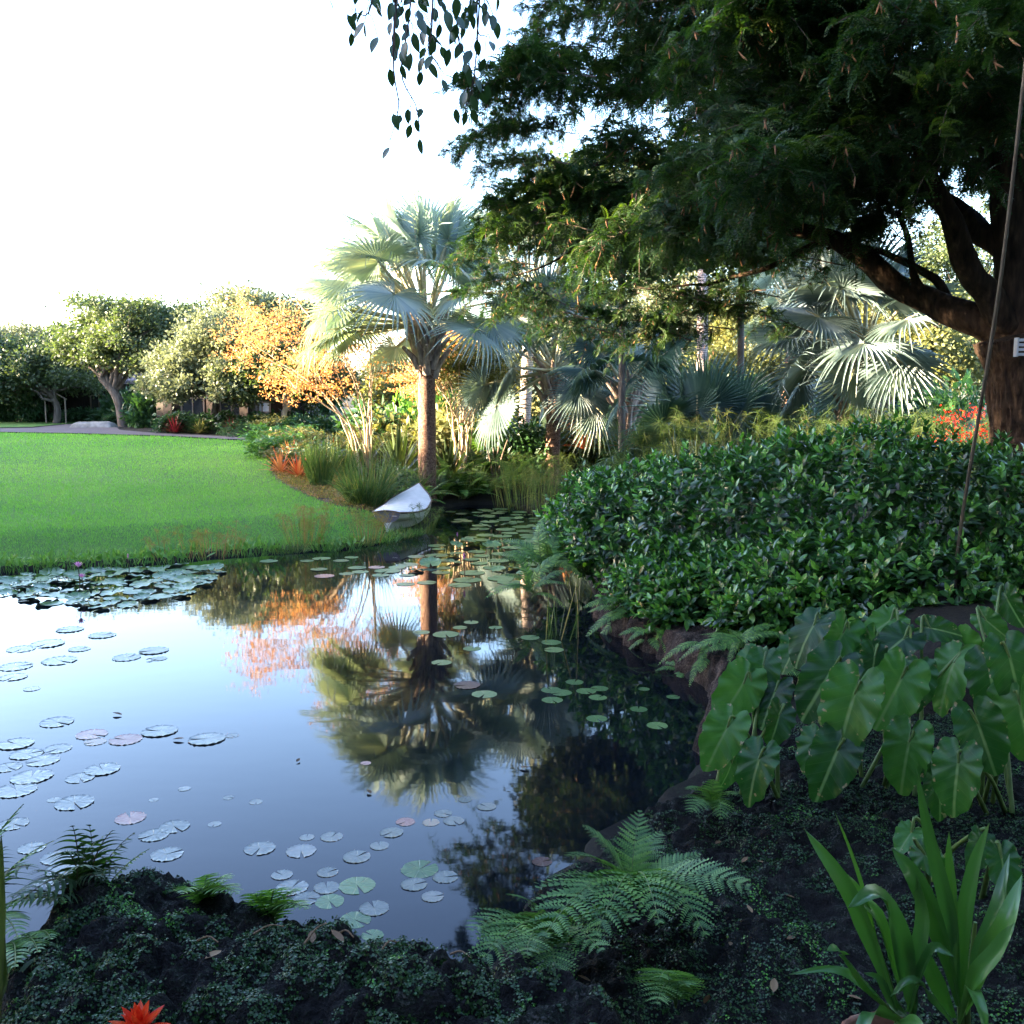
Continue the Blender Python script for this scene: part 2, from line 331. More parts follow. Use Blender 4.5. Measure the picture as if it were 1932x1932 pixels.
def taromat():
    m, nt, b, out = mat('elephant_ear_leaf')
    at = node(nt, "ShaderNodeAttribute", attribute_name="lc")
    sx = node(nt, "ShaderNodeSeparateXYZ"); nt.links.new(at.outputs["Vector"], sx.inputs[0])
    ax = node(nt, "ShaderNodeMath", operation='ABSOLUTE'); nt.links.new(sx.outputs[0], ax.inputs[0])
    mid = node(nt, "ShaderNodeMapRange"); nt.links.new(ax.outputs[0], mid.inputs[0]); mid.inputs[1].default_value = .035; mid.inputs[2].default_value = .012
    k = node(nt, "ShaderNodeMath", operation='MULTIPLY_ADD'); nt.links.new(ax.outputs[0], k.inputs[0]); k.inputs[1].default_value = -.75; nt.links.new(sx.outputs[1], k.inputs[2])
    s = node(nt, "ShaderNodeMath", operation='MULTIPLY'); nt.links.new(k.outputs[0], s.inputs[0]); s.inputs[1].default_value = 2 * math.pi / .19
    c = node(nt, "ShaderNodeMath", operation='COSINE'); nt.links.new(s.outputs[0], c.inputs[0])
    lat = node(nt, "ShaderNodeMapRange"); nt.links.new(c.outputs[0], lat.inputs[0]); lat.inputs[1].default_value = .975; lat.inputs[2].default_value = 1.0; lat.inputs[4].default_value = .25
    fine = node(nt, "ShaderNodeTexNoise"); fine.inputs["Scale"].default_value = 4; fine.inputs["Detail"].default_value = 5
    oi = node(nt, "ShaderNodeObjectInfo"); ad = node(nt, "ShaderNodeVectorMath", operation='ADD'); nt.links.new(at.outputs["Vector"], ad.inputs[0]); nt.links.new(oi.outputs["Random"], ad.inputs[1])
    nt.links.new(ad.outputs[0], fine.inputs["Vector"])
    mm = node(nt, "ShaderNodeMix"); mm.inputs[0].default_value = .55; nt.links.new(fine.outputs[0], mm.inputs[2]); nt.links.new(oi.outputs["Random"], mm.inputs[3])
    cr = ramp(nt, mm.outputs[0], [(0.2, (.005, .030, .008)), (0.5, (.018, .085, .016)), (0.85, (.075, .21, .03))])
    mx = node(nt, "ShaderNodeMath", operation='MAXIMUM'); nt.links.new(mid.outputs[0], mx.inputs[0]); nt.links.new(lat.outputs[0], mx.inputs[1])
    mc = node(nt, "ShaderNodeMix"); mc.data_type = 'RGBA'; nt.links.new(mx.outputs[0], mc.inputs[0]); nt.links.new(cr, mc.inputs[6]); mc.inputs[7].default_value = (.15, .25, .08, 1)
    # brown ragged spots near the rim
    sp = node(nt, "ShaderNodeTexNoise"); sp.inputs["Scale"].default_value = 9; nt.links.new(ad.outputs[0], sp.inputs["Vector"])
    ln = node(nt, "ShaderNodeAttribute", attribute_name="rnd")
    sm = node(nt, "ShaderNodeMath", operation='MULTIPLY_ADD'); nt.links.new(ln.outputs["Fac"], sm.inputs[0]); sm.inputs[1].default_value = .32; nt.links.new(sp.outputs[0], sm.inputs[2])
    sr = node(nt, "ShaderNodeMapRange"); nt.links.new(sm.outputs[0], sr.inputs[0]); sr.inputs[1].default_value = .93; sr.inputs[2].default_value = .98
    mb = node(nt, "ShaderNodeMix"); mb.data_type = 'RGBA'; nt.links.new(sr.outputs[0], mb.inputs[0]); nt.links.new(mc.outputs[2], mb.inputs[6]); mb.inputs[7].default_value = (.34, .24, .13, 1)
    nt.links.new(mb.outputs[2], b.inputs["Base Color"]); b.inputs["Roughness"].default_value = .42; setspec(b, .36)
    bp = node(nt, "ShaderNodeBump"); bp.inputs["Strength"].default_value = .12; bp.inputs["Distance"].default_value = .01
    c2 = node(nt, "ShaderNodeMath", operation='ABSOLUTE'); nt.links.new(c.outputs[0], c2.inputs[0])
    nt.links.new(c.outputs[0], bp.inputs["Height"]); nt.links.new(bp.outputs[0], b.inputs["Normal"])
    t = node(nt, "ShaderNodeBsdfTranslucent"); t.inputs[0].default_value = (.08, .30, .03, 1); ms = node(nt, "ShaderNodeMixShader"); ms.inputs[0].default_value = .25
    nt.links.new(b.outputs[0], ms.inputs[1]); nt.links.new(t.outputs[0], ms.inputs[2]); nt.links.new(ms.outputs[0], out.inputs[0])
    return m
M['taro'] = taromat()

def watermat():
    m, nt, b, out = mat('pond_water')
    b.inputs["Base Color"].default_value = (.004, .006, .009, 1); b.inputs["Roughness"].default_value = .0; b.inputs["IOR"].default_value = 1.38
    setspec(b, .5)
    tc = node(nt, "ShaderNodeNewGeometry"); mp = node(nt, "ShaderNodeMapping"); mp.inputs["Scale"].default_value = (1.2, 2.2, 1)
    nt.links.new(tc.outputs["Position"], mp.inputs[0])
    nz = node(nt, "ShaderNodeTexNoise"); nz.inputs["Scale"].default_value = 1.6; nz.inputs["Detail"].default_value = 3; nt.links.new(mp.outputs[0], nz.inputs["Vector"])
    bp = node(nt, "ShaderNodeBump"); bp.inputs["Strength"].default_value = .05; bp.inputs["Distance"].default_value = .012
    nt.links.new(nz.outputs[0], bp.inputs["Height"]); nt.links.new(bp.outputs[0], b.inputs["Normal"])
    b.inputs["Roughness"].default_value = .03
    return m
M['water'] = watermat()
def groundmat(name, stops, sc=3, sc2=40, bump=.5, rough=.95):
    m, nt, b, out = mat(name)
    ge = node(nt, "ShaderNodeNewGeometry")
    a = node(nt, "ShaderNodeTexNoise"); a.inputs["Scale"].default_value = sc; a.inputs["Detail"].default_value = 5; nt.links.new(ge.outputs["Position"], a.inputs["Vector"])
    c = node(nt, "ShaderNodeTexNoise"); c.inputs["Scale"].default_value = sc2; c.inputs["Detail"].default_value = 6; nt.links.new(ge.outputs["Position"], c.inputs["Vector"])
    mx = node(nt, "ShaderNodeMix"); mx.inputs[0].default_value = .5; nt.links.new(a.outputs[0], mx.inputs[2]); nt.links.new(c.outputs[0], mx.inputs[3])
    nt.links.new(ramp(nt, mx.outputs[0], stops), b.inputs["Base Color"]); b.inputs["Roughness"].default_value = rough; setspec(b, .25)
    bp = node(nt, "ShaderNodeBump"); bp.inputs["Strength"].default_value = bump; bp.inputs["Distance"].default_value = .03
    nt.links.new(c.outputs[0], bp.inputs["Height"]); nt.links.new(bp.outputs[0], b.inputs["Normal"])
    return m
M['soil'] = groundmat('garden_soil', [(.35, (.007, .006, .005)), (.55, (.018, .015, .011)), (.7, (.022, .030, .013))])
M['lawn'] = groundmat('lawn_turf', [(.35, (.05, .13, .024)), (.5, (.08, .17, .032)), (.68, (.14, .22, .045))], .5, 30)
M['path'] = groundmat('driveway_paving', [(.35, (.09, .075, .078)), (.6, (.14, .12, .122))], 2, 60, .2)
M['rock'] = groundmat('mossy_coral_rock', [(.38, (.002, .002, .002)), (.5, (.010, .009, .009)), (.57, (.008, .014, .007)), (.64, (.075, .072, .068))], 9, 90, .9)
M['brock'] = groundmat('brown_pond_rock', [(.36, (.006, .005, .004)), (.5, (.035, .024, .018)), (.66, (.12, .09, .07))], 5, 50, .9)
M['mulch'] = groundmat('groundcover_soil', [(.35, (.05, .035, .025)), (.55, (.10, .08, .05)), (.7, (.08, .11, .04))], 4, 60)

# ------------------------------------------------------------------ terrain
def polyarr(L, z=0.0): return np.array([PZ(u, v, z)[:2] for u, v in L])
def sdist(X, Y, poly):
    """signed distance, positive inside"""
    P = np.stack([X, Y], -1); a = poly; b = np.roll(poly, -1, 0); d = np.full(X.shape, 1e9); ins = np.zeros(X.shape, bool)
    for p, q in zip(a, b):
        e = q - p; w = P - p; t = np.clip((w @ e) / max(e @ e, 1e-9), 0, 1)
        d = np.minimum(d, np.linalg.norm(w - t[..., None] * e, axis=-1))
        c = ((p[1] <= Y) & (q[1] > Y)) | ((q[1] <= Y) & (p[1] > Y))
        xi = p[0] + (Y - p[1]) / (q[1] - p[1] + 1e-12) * e[0]
        ins ^= c & (X < xi)
    return np.where(ins, d, -d)
def sst(x, a, b): t = np.clip((x - a) / (b - a), 0, 1); return t * t * (3 - 2 * t)
shore_px = [(0, 1080), (100, 1072), (200, 1068), (300, 1060), (400, 1050), (520, 1042), (650, 1034), (705, 1026), (745, 1016), (800, 1004), (825, 978),
            (822, 962), (880, 953), (960, 953), (1005, 968), (1040, 1000), (1090, 1050), (1120, 1130), (1170, 1190), (1215, 1225), (1290, 1270), (1365, 1325),
            (1345, 1400), (1310, 1470), (1220, 1530), (1120, 1590), (1010, 1690), (930, 1790)]
pond = np.concatenate([polyarr(shore_px), [[-.6, 4.4], [-2.0, 4.1], [-3.2, 3.6], [-5, 3.0], [-9, 2.5], [-15, 6], [-16, 15.5]]])
bankp = polyarr([(1040, 1640), (1100, 1590), (1220, 1535), (1310, 1475), (1370, 1440), (1500, 1400), (1700, 1380), (2100, 1380), (2600, 1700), (2600, 2300), (1500, 2500), (1150, 2000), (930, 1820)], .28)
def Hgt(X, Y):
    s = -sdist(X, Y, pond)                       # distance outside the pond
    left = .10 + .38 * sst(s, 0, 2.2)
    z = left + .98 * sst(Y, 21, 40) * sst(-X, 2.0, 7.5) + .10 * sst(s, 3, 30)
    right = sst(X, 0.5, 4.0) * sst(Y, 6, 9) * (1 - sst(Y, 19, 26))
    z = z + right * .55 * sst(s, .2, 2.5)
    near = (1 - sst(Y, 2.0, 3.2)); z = z + near * .75 * sst(s, 0, 1.0)
    z = np.where(s < 0, -.7 * sst(-s, 0, .8) - .05, z)
    z = np.where(sdist(X, Y, bankp) > -.25, np.minimum(z, .05), z)
    edge = sst(s, -.15, .1)
    return z * 1.0 + (edge * .0)
def PH(u, v):
    r = ray(u, v); yy = np.linspace(8, 120, 2400); t = yy / r[1]; zz = CAMZ + r[2] * t; h = Hgt(r[0] * t, yy); k = int(np.argmax(zz < h)) if (zz < h).any() else len(yy) - 1
    return np.array([r[0] * t[k], yy[k], h[k]])
def polyh(L): return np.array([PH(u, v)[:2] for u, v in L])
def H1(x, y): return float(Hgt(np.array([x]), np.array([y]))[0])
lawn_px = [(-150, 1084), (0, 1078), (100, 1070), (200, 1066), (300, 1058), (400, 1048), (520, 1040), (650, 1032), (705, 1022), (735, 992), (700, 967), (640, 957), (600, 945), (555, 925), (520, 905), (508, 888), (515, 862), (540, 833),
           (450, 832), (300, 824), (150, 820), (0, 817), (-300, 814), (-500, 900)]
lawn = np.concatenate([polyarr(lawn_px[:10], .10), polyh(lawn_px[10:-2]), [[-30, 44], [-30, 20]]])
def axis(a, b, step, far, n):
    t = np.linspace(0, 1, n + 1)[1:] ** 2.2
    return np.concatenate([(a - far * t)[::-1], np.arange(a, b, step), b + far * t])
ax = axis(-17, 11, .16, 400, 26); ay = axis(1.5, 32, .16, 500, 34)
X, Y = np.meshgrid(ax, ay); Z = Hgt(X, Y) - .02
Z = Z + (fb2(X, Y, .6, 3, 5) - .5) * .06 * (Z > 0) * sst(-sdist(X, Y, lawn), 0, 1)
def grid(g, X, Y, Z, mask=None, mi=0, r=0.5):
    ny, nx = X.shape; i = np.arange(ny - 1)[:, None] * nx + np.arange(nx - 1)[None]
    F = np.stack([i, i + 1, i + nx + 1, i + nx], -1)
    if mask is not None: F = F[mask[:-1, :-1]]
    g.add(np.stack([X, Y, Z], -1).reshape(-1, 3), F.reshape(-1, 4), mi, r)
g = G(); grid(g, X, Y, Z); g.obj('ground', M['soil'], kind='structure')
# water sheet
g = G(); grid(g, *np.meshgrid(np.linspace(-30, 14, 12), np.linspace(2.2, 31, 10)), np.zeros((10, 12)))
g.obj('water', M['water'], kind='structure')

def sheet(name, poly, step, zo, m, label=None):
    P = [poly[0]]
    pts = []
    for p, q in zip(poly, np.roll(poly, -1, 0)):
        k = max(1, int(np.linalg.norm(q - p) / step)); pts += [p + (q - p) * t for t in np.arange(k) / k]
    nb = len(pts); lo, hi = poly.min(0), poly.max(0)
    gx, gy = np.meshgrid(np.arange(lo[0], hi[0], step), np.arange(lo[1], hi[1], step))
    ok = sdist(gx, gy, poly) > step * .4
    allp = np.concatenate([np.array(pts), np.stack([gx[ok], gy[ok]], 1)])
    r = geometry.delaunay_2d_cdt([Vector(p) for p in allp], [(i, (i + 1) % nb) for i in range(nb)], [], 1, 1e-5)
    vv = np.array([list(v) for v in r[0]]); F = [f for f in r[2]]
    Zs = Hgt(vv[:, 0], vv[:, 1]) + zo
    g = G(); g.add(np.column_stack([vv, Zs]), F, 0, .5)
    return g.obj(name, m, kind='structure')
sheet('lawn', lawn, .6, .006, M['lawn'])
drive = polyh([(-200, 812), (60, 808), (130, 801), (215, 800), (225, 812), (300, 819), (520, 829), (530, 832), (430, 830), (300, 823), (150, 818.5), (0, 816), (-300, 812.5)])
sheet('driveway', drive, 1.2, .03, M['path'])
farlawn = polyh([(-350, 808), (-100, 800), (0, 797), (215, 797), (130, 800), (60, 806.5), (-200, 811)])
sheet('far_lawn', farlawn, 1.5, .03, M['lawn'])
# planting bed edge between the lawn and the clumps
bed = polyh([(508, 888), (520, 905), (555, 925), (600, 945), (640, 957), (700, 967), (735, 990), (760, 975), (745, 930), (640, 880), (560, 862), (520, 868)])
sheet('planting_bed', bed, .4, .012, M['mulch'])

# grass blades on the lawn (uncountable)
def grass():
    g = G()
    tri = (np.array([[-.5, 0, 0], [.5, 0, 0], [0, .25, 1.0]]), np.array([[0, 1, 2]]))
    for y0, y1, dens, h, w in ((15, 21, 950, .06, .010), (21, 27, 600, .065, .013), (27, 35, 300, .065, .019), (35, 50, 170, .07, .028)):
        lo, hi = lawn.min(0), lawn.max(0); x0 = -.56 * y1 - 1; x1 = 0.5
        n = int((x1 - x0) * (y1 - y0) * dens); x = rng.uniform(x0, x1, n); y = rng.uniform(y0, y1, n)
        ok = (x > -.56 * y - 1) & (sdist(x, y, lawn) > -.04); x, y = x[ok], y[ok]; n = len(x)
        z = Hgt(x, y); a = rng.uniform(0, 6.283, n)
        c, s_ = np.cos(a), np.sin(a); hh = h * rng.uniform(.5, 1.25, n); ww = w * rng.uniform(.6, 1.2, n)
        Rm = np.zeros((n, 3, 3)); Rm[:, 0, 0] = c * ww; Rm[:, 1, 0] = s_ * ww; Rm[:, 0, 1] = -s_ * hh * 2; Rm[:, 1, 1] = c * hh * 2
        ln = rng.uniform(-.5, .5, (n, 2)) * hh[:, None]; Rm[:, 0, 2] = ln[:, 0]; Rm[:, 1, 2] = ln[:, 1]; Rm[:, 2, 2] = hh
        r = np.clip(rng.random(n) * .5 + .55 * fb2(x, y * .8, .25, 4, 9) + .30 * np.exp(-((y - 36 - .2 * x + 4 * fb2(x, y, .1, 2, 3)) / 4.5) ** 2) - .06, 0, 1)  # extra yellow band far back paints the sunlit strip into the blades
        g.scat(tri, Rm, np.stack([x, y, z], 1), 0, r)
    g.obj('grass', M['blade'], kind='stuff', label='short bright green grass blades covering the wide lawn')
grass()

# ------------------------------------------------------------------ leaf templates
def leaf_t(w=.4, n=5, fold=.12, curl=-.15, tipw=0.0, peak=.45):
    """elliptical leaf of length 1 along +Y, folded on its midrib"""
    t = np.linspace(0, 1, n + 1); ww = w * .5 * (np.sin(np.pi * t ** (math.log(.5) / math.log(peak)))) ** .8; ww[0] = .02; ww[-1] = .004
    V = []
    for a, b in zip(t, ww):
        z = curl * a * a
        V += [[-b, a, z + fold * b * 2], [0, a, z], [b, a, z + fold * b * 2]]
    F = []
    for i in range(n): F += [[3 * i, 3 * i + 1, 3 * i + 4, 3 * i + 3], [3 * i + 1, 3 * i + 2, 3 * i + 5, 3 * i + 4]]
    return np.array(V), np.array(F)
DIA = (np.array([[0, 0, 0], [.32, .5, .08], [0, 1, 0], [-.32, .5, .08]]), np.array([[0, 1, 2, 3]]))
LEAF3 = leaf_t(.42, 2); LEAF5 = leaf_t(.42, 4, .12, -.2)

def ell_clumps(ells, n, cr, push=.55):
    """points in a union of ellipsoids (centre, radii); more near the surface"""
    vol = np.array([e[1][0] * e[1][1] * e[1][2] for e in ells]) ** .7; k = rng.choice(len(ells), n, p=vol / vol.sum())
    d = rdir(n); r = rng.random(n) ** push * .97
    c = np.array([e[0] for e in ells])[k]; R_ = np.array([e[1] for e in ells])[k]
    return c + d * r[:, None] * R_
def crown(ells, nclump, per, cr, size, T=DIA, m=M['oak'], droop=0.0, upb=.5, seed=0, flat=.7, push=.5, keep=None):
    g = G(); C = ell_clumps(ells, nclump, cr, push)
    if keep is not None: C = C[keep(C)]
    nz = fbm(C * .55, 2, seed); C = C[nz > .36]
    k = rng.poisson(per, len(C)); idx = np.repeat(np.arange(len(C)), k); n = len(idx)
    off = rng.normal(size=(n, 3)) * cr * np.array([1, 1, flat]) * .6
    P = C[idx] + off
    fw = nrm(off + rng.normal(size=(n, 3)) * cr * .5 + np.array([0, 0, -droop * cr]))
    Rm = frames(fw, rdir(n, upb)); sc = size * rng.uniform(.6, 1.3, n)
    cl = rng.random(len(C))[idx]
    g.scat(T, Rm, P, 0, np.clip(.55 * cl + .45 * rng.random(n), 0, 1), sc)
    return g, C
def limbs(g, base, trunk, targets, r0, n=6, mi=0):
    """trunk polyline then limbs from its top part to the target points"""
    tube(g, spl(trunk, 14), lerp(r0, r0 * .55, 14), 10, mi)
    top = np.array(trunk[-1]); t2 = spl(trunk, 14)
    for i, T in enumerate(targets):
        s = t2[9 + (i % 5)]; mid = s * .5 + T * .5 + np.array([0, 0, .12 * np.linalg.norm(T - s)]) + rng.normal(size=3) * .06 * np.linalg.norm(T - s)
        q = spl([s, mid, T], 10); w = rng.normal(size=(10, 3)) * .025 * np.linalg.norm(T - s); w[0] = 0
        tube(g, q + w, lerp(r0 * .42, r0 * .06, 10), n, mi)
def tree(name, label, base, ells, trunk, r0, nclump, per, cr, size, m, bark=M['bark'], nlimb=16, group=None, cat='tree', T=DIA, **kw):
    t = thing(name, label, cat, base, group)
    g, C = crown(ells, nclump, per, cr, size, T, m, **kw); g.obj('crown', m, t)
    b = G(); limbs(b, None, trunk, C[rng.choice(len(C), nlimb)], r0); b.obj('trunk', bark, t)
    return t

def strips(g, B, D, L, W, dr, ns=5, mi=0, r=None, wp=1.6, side=None, fold=0.0, w0=.35):
    """tapering blades: base points, directions, lengths, widths, droop"""
    n = len(B); B = np.asarray(B, float); D = nrm(D); L = np.broadcast_to(L, (n,)); W = np.broadcast_to(W, (n,)); dr = np.broadcast_to(dr, (n,))
    t = np.linspace(0, 1, ns + 1)
    if side is None:
        side = np.cross(D, rdir(n)); side = nrm(side)
    C = B[:, None] + D[:, None] * (L[:, None] * (t - .12 * t * t * np.minimum(dr[:, None], 1)))[..., None]
    C[..., 2] -= (dr * L)[:, None] * t ** 2.2 * .8
    w = W[:, None] * np.minimum(1, w0 + (1 - w0) * t / .3) * np.maximum(1 - t ** wp, .02) * .5
    a = C - side[:, None] * w[..., None]; b = C + side[:, None] * w[..., None]
    if fold:
        up = nrm(np.cross(side, D)); c = C - up[:, None] * (w * fold)[..., None]
        V = np.stack([a, c, b], 2); i = (np.arange(n)[:, None] * (ns + 1) + np.arange(ns)[None])[..., None] * 3
        F = np.concatenate([np.concatenate([i, i + 1, i + 4, i + 3], -1), np.concatenate([i + 1, i + 2, i + 5, i + 4], -1)], 1).reshape(-1, 4); m = 3
    else:
        V = np.stack([a, b], 2); i = (np.arange(n)[:, None] * (ns + 1) + np.arange(ns)[None])[..., None] * 2
        F = np.concatenate([i, i + 1, i + 3, i + 2], -1).reshape(-1, 4); m = 2
    if r is None: r = rng.random(n)
    q = np.zeros((n, ns + 1, m, 3)); q[..., 1] = t[None, :, None]
    g.add(V.reshape(-1, 3), F, mi, np.repeat(r, (ns + 1) * m), q.reshape(-1, 3))
    return C[:, -1]
def clump(n, br, h, w, spread=.5, droop=.4, ns=5, m=None):
    """a tussock of arching blades"""
    g = G(); a = rng.uniform(0, 6.283, n); rr = br * np.sqrt(rng.random(n))
    B = np.stack([rr * np.cos(a), rr * np.sin(a), np.zeros(n)], 1)
    s = rng.random(n) ** .7 * spread; a2 = a + rng.normal(size=n) * .4
    D = np.stack([np.cos(a2) * s, np.sin(a2) * s, np.ones(n)], 1)
    strips(g, B, D, h * rng.uniform(.55, 1.1, n), w, droop * s / spread * rng.uniform(.4, 1.3, n), ns)
    return g
def papyrus(n, br, h, head=.28, rays=34, spread=.45):
    g = G(); a = rng.uniform(0, 6.283, n); rr = br * np.sqrt(rng.random(n))
    B = np.stack([rr * np.cos(a), rr * np.sin(a), np.zeros(n)], 1); s = rng.random(n) * spread
    D = np.stack([np.cos(a) * s, np.sin(a) * s, np.ones(n)], 1)
    T = strips(g, B, D, h * rng.uniform(.5, 1.05, n), .012, .12 * rng.random(n), 4, 0, None, 6)
    T = np.repeat(T, rays, 0); m = len(T); d = rdir(m, .35)
    strips(g, T, d, head * rng.uniform(.5, 1, m), .006, .55, 3, 0, np.repeat(rng.random(n), rays) * .6 + .4 * rng.random(m))
    return g
def fern_g(L, npair, pl, pw, arch=.35, tl=5, sub=0, droopp=.25, rise=.0, start=.12, tipcurl=0.0, mi=0, mi2=1):
    """fern frond along +Y from the origin, arching down; pinnae on both sides"""
    g = G(); t = np.linspace(0, 1, 24)
    y = L * (t - .10 * t * t * arch); z = L * (rise * t - arch * t ** 2)
    C = np.stack([np.zeros(24), y, z], 1); x_ = .04 * L * np.sin(t * 3 + rng.uniform(0, 6)); C[:, 0] += x_ * t
    tube(g, C, lerp(.0055, .0012, 24) * max(L, .5) * 1.6, 5, mi2, .5)
    tp = np.linspace(start, .985, npair); Cp = np.stack([np.interp(tp, t, C[:, k]) for k in range(3)], 1)
    tan = nrm(np.stack([np.interp(tp, t, np.gradient(C[:, k])) for k in range(3)], 1))
    env = np.minimum(1, .45 + 2.2 * (tp - start)) * (1 - tp ** 2.6) ** .75 + .03
    for sd in (-1, 1):
        side = np.array([sd, 0, 0.]); up = nrm(np.cross(np.array([1., 0, 0]), tan))
        D = nrm(side * .93 + tan * (.28 + .35 * tp[:, None]) + up * .12 + rng.normal(size=(npair, 3)) * .05)
        n = npair; ln = pl * env * rng.uniform(.88, 1.1, n)
        wv = nrm(np.cross(D, up) + rng.normal(size=(n, 3)) * .08)
        if not sub:
            strips(g, Cp, D, ln, pw * (.5 + .5 * env), droopp, tl, mi, rng.random(n), 2.2, wv, .25, .75)
        else:       # lobed pinnae: rows of little lobes on a midrib
            k = sub; tt = np.linspace(.05, .97, k)
            for s2 in (-1, 1):
                base = Cp[:, None] + D[:, None] * (ln[:, None] * tt[None])[..., None]; base[..., 2] -= droopp * ln[:, None] * tt[None] ** 2 * .8
                dd = nrm(wv[:, None] * s2 * .9 + D[:, None] * .45 + rng.normal(size=(n, k, 3)) * .04)
                l2 = pw * .62 * (1 - tt[None] ** 3) * (.5 + .5 * env[:, None]) + .001
                nn = n * k
                strips(g, base.reshape(-1, 3), dd.reshape(-1, 3), l2.ravel(), (ln[:, None] / k * .95 * np.ones((1, k))).ravel(), .1, 2, mi,
                       np.repeat(rng.random(n), k), 3.5, np.repeat(D, k, 0), 0, .95)
    return g
def place(name, me, parent, o, fwd, up, scale=1.0, ret=False, **kw):
    ob = put(name, me, parent, **kw)
    Rm = frames(np.asarray(fwd, float)[None], np.asarray(up, float)[None])[0]
    Mx = Matrix.Translation(Vector([float(c) for c in o])) @ Matrix(Rm.tolist()).to_4x4() @ Matrix.Scale(float(scale), 4)
    ob.matrix_local = Mx
    if ret: return ob, Mx
    return ob

# ------------------------------------------------------------------ fan palms
def fan_mesh(name, m, seed, nseg=44, spread=150, Rr=1.3, join=.52, droop=.3, cup=.22):
    r0 = np.random.default_rng(seed); g = G()
    A = np.linspace(-R(spread), R(spread), nseg); hw = R(spread) / nseg
    rs = np.array([.03, .25, join, .68, .84, .95, 1.0]); prof = np.array([1, 1, 1, .62, .36, .16, .02])
    for i, a in enumerate(A):
        ln = Rr * (1 - .22 * (abs(a) / R(spread)) ** 2) * r0.uniform(.93, 1.04); V = []
        tw = r0.normal() * .05; dd = droop * r0.uniform(.6, 1.6); bent = r0.random() < .12
        for k, (s, p) in enumerate(zip(rs, prof)):
            rad = s * ln; base = join if s > join else s; half = hw * base * ln * p * 1.04
            ca, sa = math.sin(a + tw * max(0, s - join)), math.cos(a + tw * max(0, s - join))
            zc = -cup * abs(math.sin(a)) ** 1.5 * rad * .55 + cup * .35 * (1 - abs(math.sin(a))) * rad * 0 - dd * max(0, s - .45) ** 2 * ln * 1.1 + cup * .8 * rad * (abs(a) > 1.9) * (abs(a) - 1.9)
            sx, sy = ca * rad, sa * rad
            if bent and s > .8: zc -= (s - .8) * 1.1 * ln
            px, py = sa, -ca; dp = .55 * half
            V += [[sx - px * half, sy - py * half, zc + dp], [sx, sy, zc - dp], [sx + px * half, sy + py * half, zc + dp]]
        F = []
        for k in range(len(rs) - 1): F += [[3 * k, 3 * k + 1, 3 * k + 4, 3 * k + 3], [3 * k + 1, 3 * k + 2, 3 * k + 5, 3 * k + 4]]
        g.add(V, F, 0, np.clip(r0.normal(.5, .18), 0, 1))
    return g.mesh(name, [m], smooth=False)
def petiole_mesh(name, L, m, r=.035):
    g = G(); t = np.linspace(0, 1, 9)
    P = np.stack([0 * t, -L * (1 - t), -.10 * L * (1 - t) ** 2 * 0 + .02 * np.sin(t * 3)], 1); P2 = P[-1] + np.array([[0, .12, -.004], [0, .35, -.03]])
    tube(g, np.concatenate([P, P2]), np.concatenate([lerp(r * 1.5, r * .8, 9), [r * .5, r * .15]]), 7)
    return g.mesh(name, [m])
FAN = {k: [fan_mesh('fan_blade', M[k], s, droop=d, spread=sp2, join=j) for s, d, sp2, j in ((1, .25, 150, .55), (2, .5, 140, .5), (3, .8, 155, .48), (4, .15, 135, .58))] for k in ('palm', 'palmmid', 'palmdark', 'greenpalm')}
PET = {L: petiole_mesh('petiole', L, M['petiole']) for L in (1.0, 1.5, 2.0)}
def fronds(t, centre, specs, kind, L=2.0, scale=1.0):
    for i, (az, el, tilt) in enumerate(specs):
        d = np.array([math.cos(R(az)) * math.cos(R(el)), math.sin(R(az)) * math.cos(R(el)), math.sin(R(el))])
        upv = np.array([-math.cos(R(az)) * math.sin(R(el)), -math.sin(R(az)) * math.sin(R(el)), math.cos(R(el))])
        sidev = np.cross(d, upv); up = upv * math.cos(R(tilt)) + sidev * math.sin(R(tilt))
        # the blade bends down from its stalk
        b = R(18 + 22 * rng.random()); fw = d * math.cos(b) - upv * math.sin(b) * (1 if el < 60 else -.3)
        o = np.array(centre) + d * L * scale
        f, Mf = place('frond', FAN[kind][rng.integers(0, 4)], t, o, fw, up, scale * rng.uniform(.85, 1.1), True)
        p = put('petiole', PET[L], f)
        # petiole points from the blade base back to the crown
        Mw = Mf.inverted() @ (Matrix.Translation(Vector(o.tolist())) @ Matrix(frames(d[None], upv[None])[0].tolist()).to_4x4() @ Matrix.Scale(scale, 4))
        p.matrix_local = Mw
def boots(t, c, r, n, h, m=M['boot'], out=.5):
    g = G()
    for i in range(n):
        a = i * 2.4; z = -h * (1 - i / n); rr = r * (1.0 + .1 * rng.random())
        b0 = np.array([math.cos(a) * rr * .7, math.sin(a) * rr * .7, z - .25]); l = .55 + .25 * rng.random()
        b1 = b0 + np.array([math.cos(a) * out * .35, math.sin(a) * out * .35, l * .6]); b2 = b1 + np.array([math.cos(a) * out * .6, math.sin(a) * out * .6, l * .6])
        P = spl([b0, b1, b2], 7)
        tube(g, P, lerp(.15, .055, 7) * (r / .28), 6, 0, rng.random())
    o = g.obj('leaf_bases', m, t, loc=c); return o
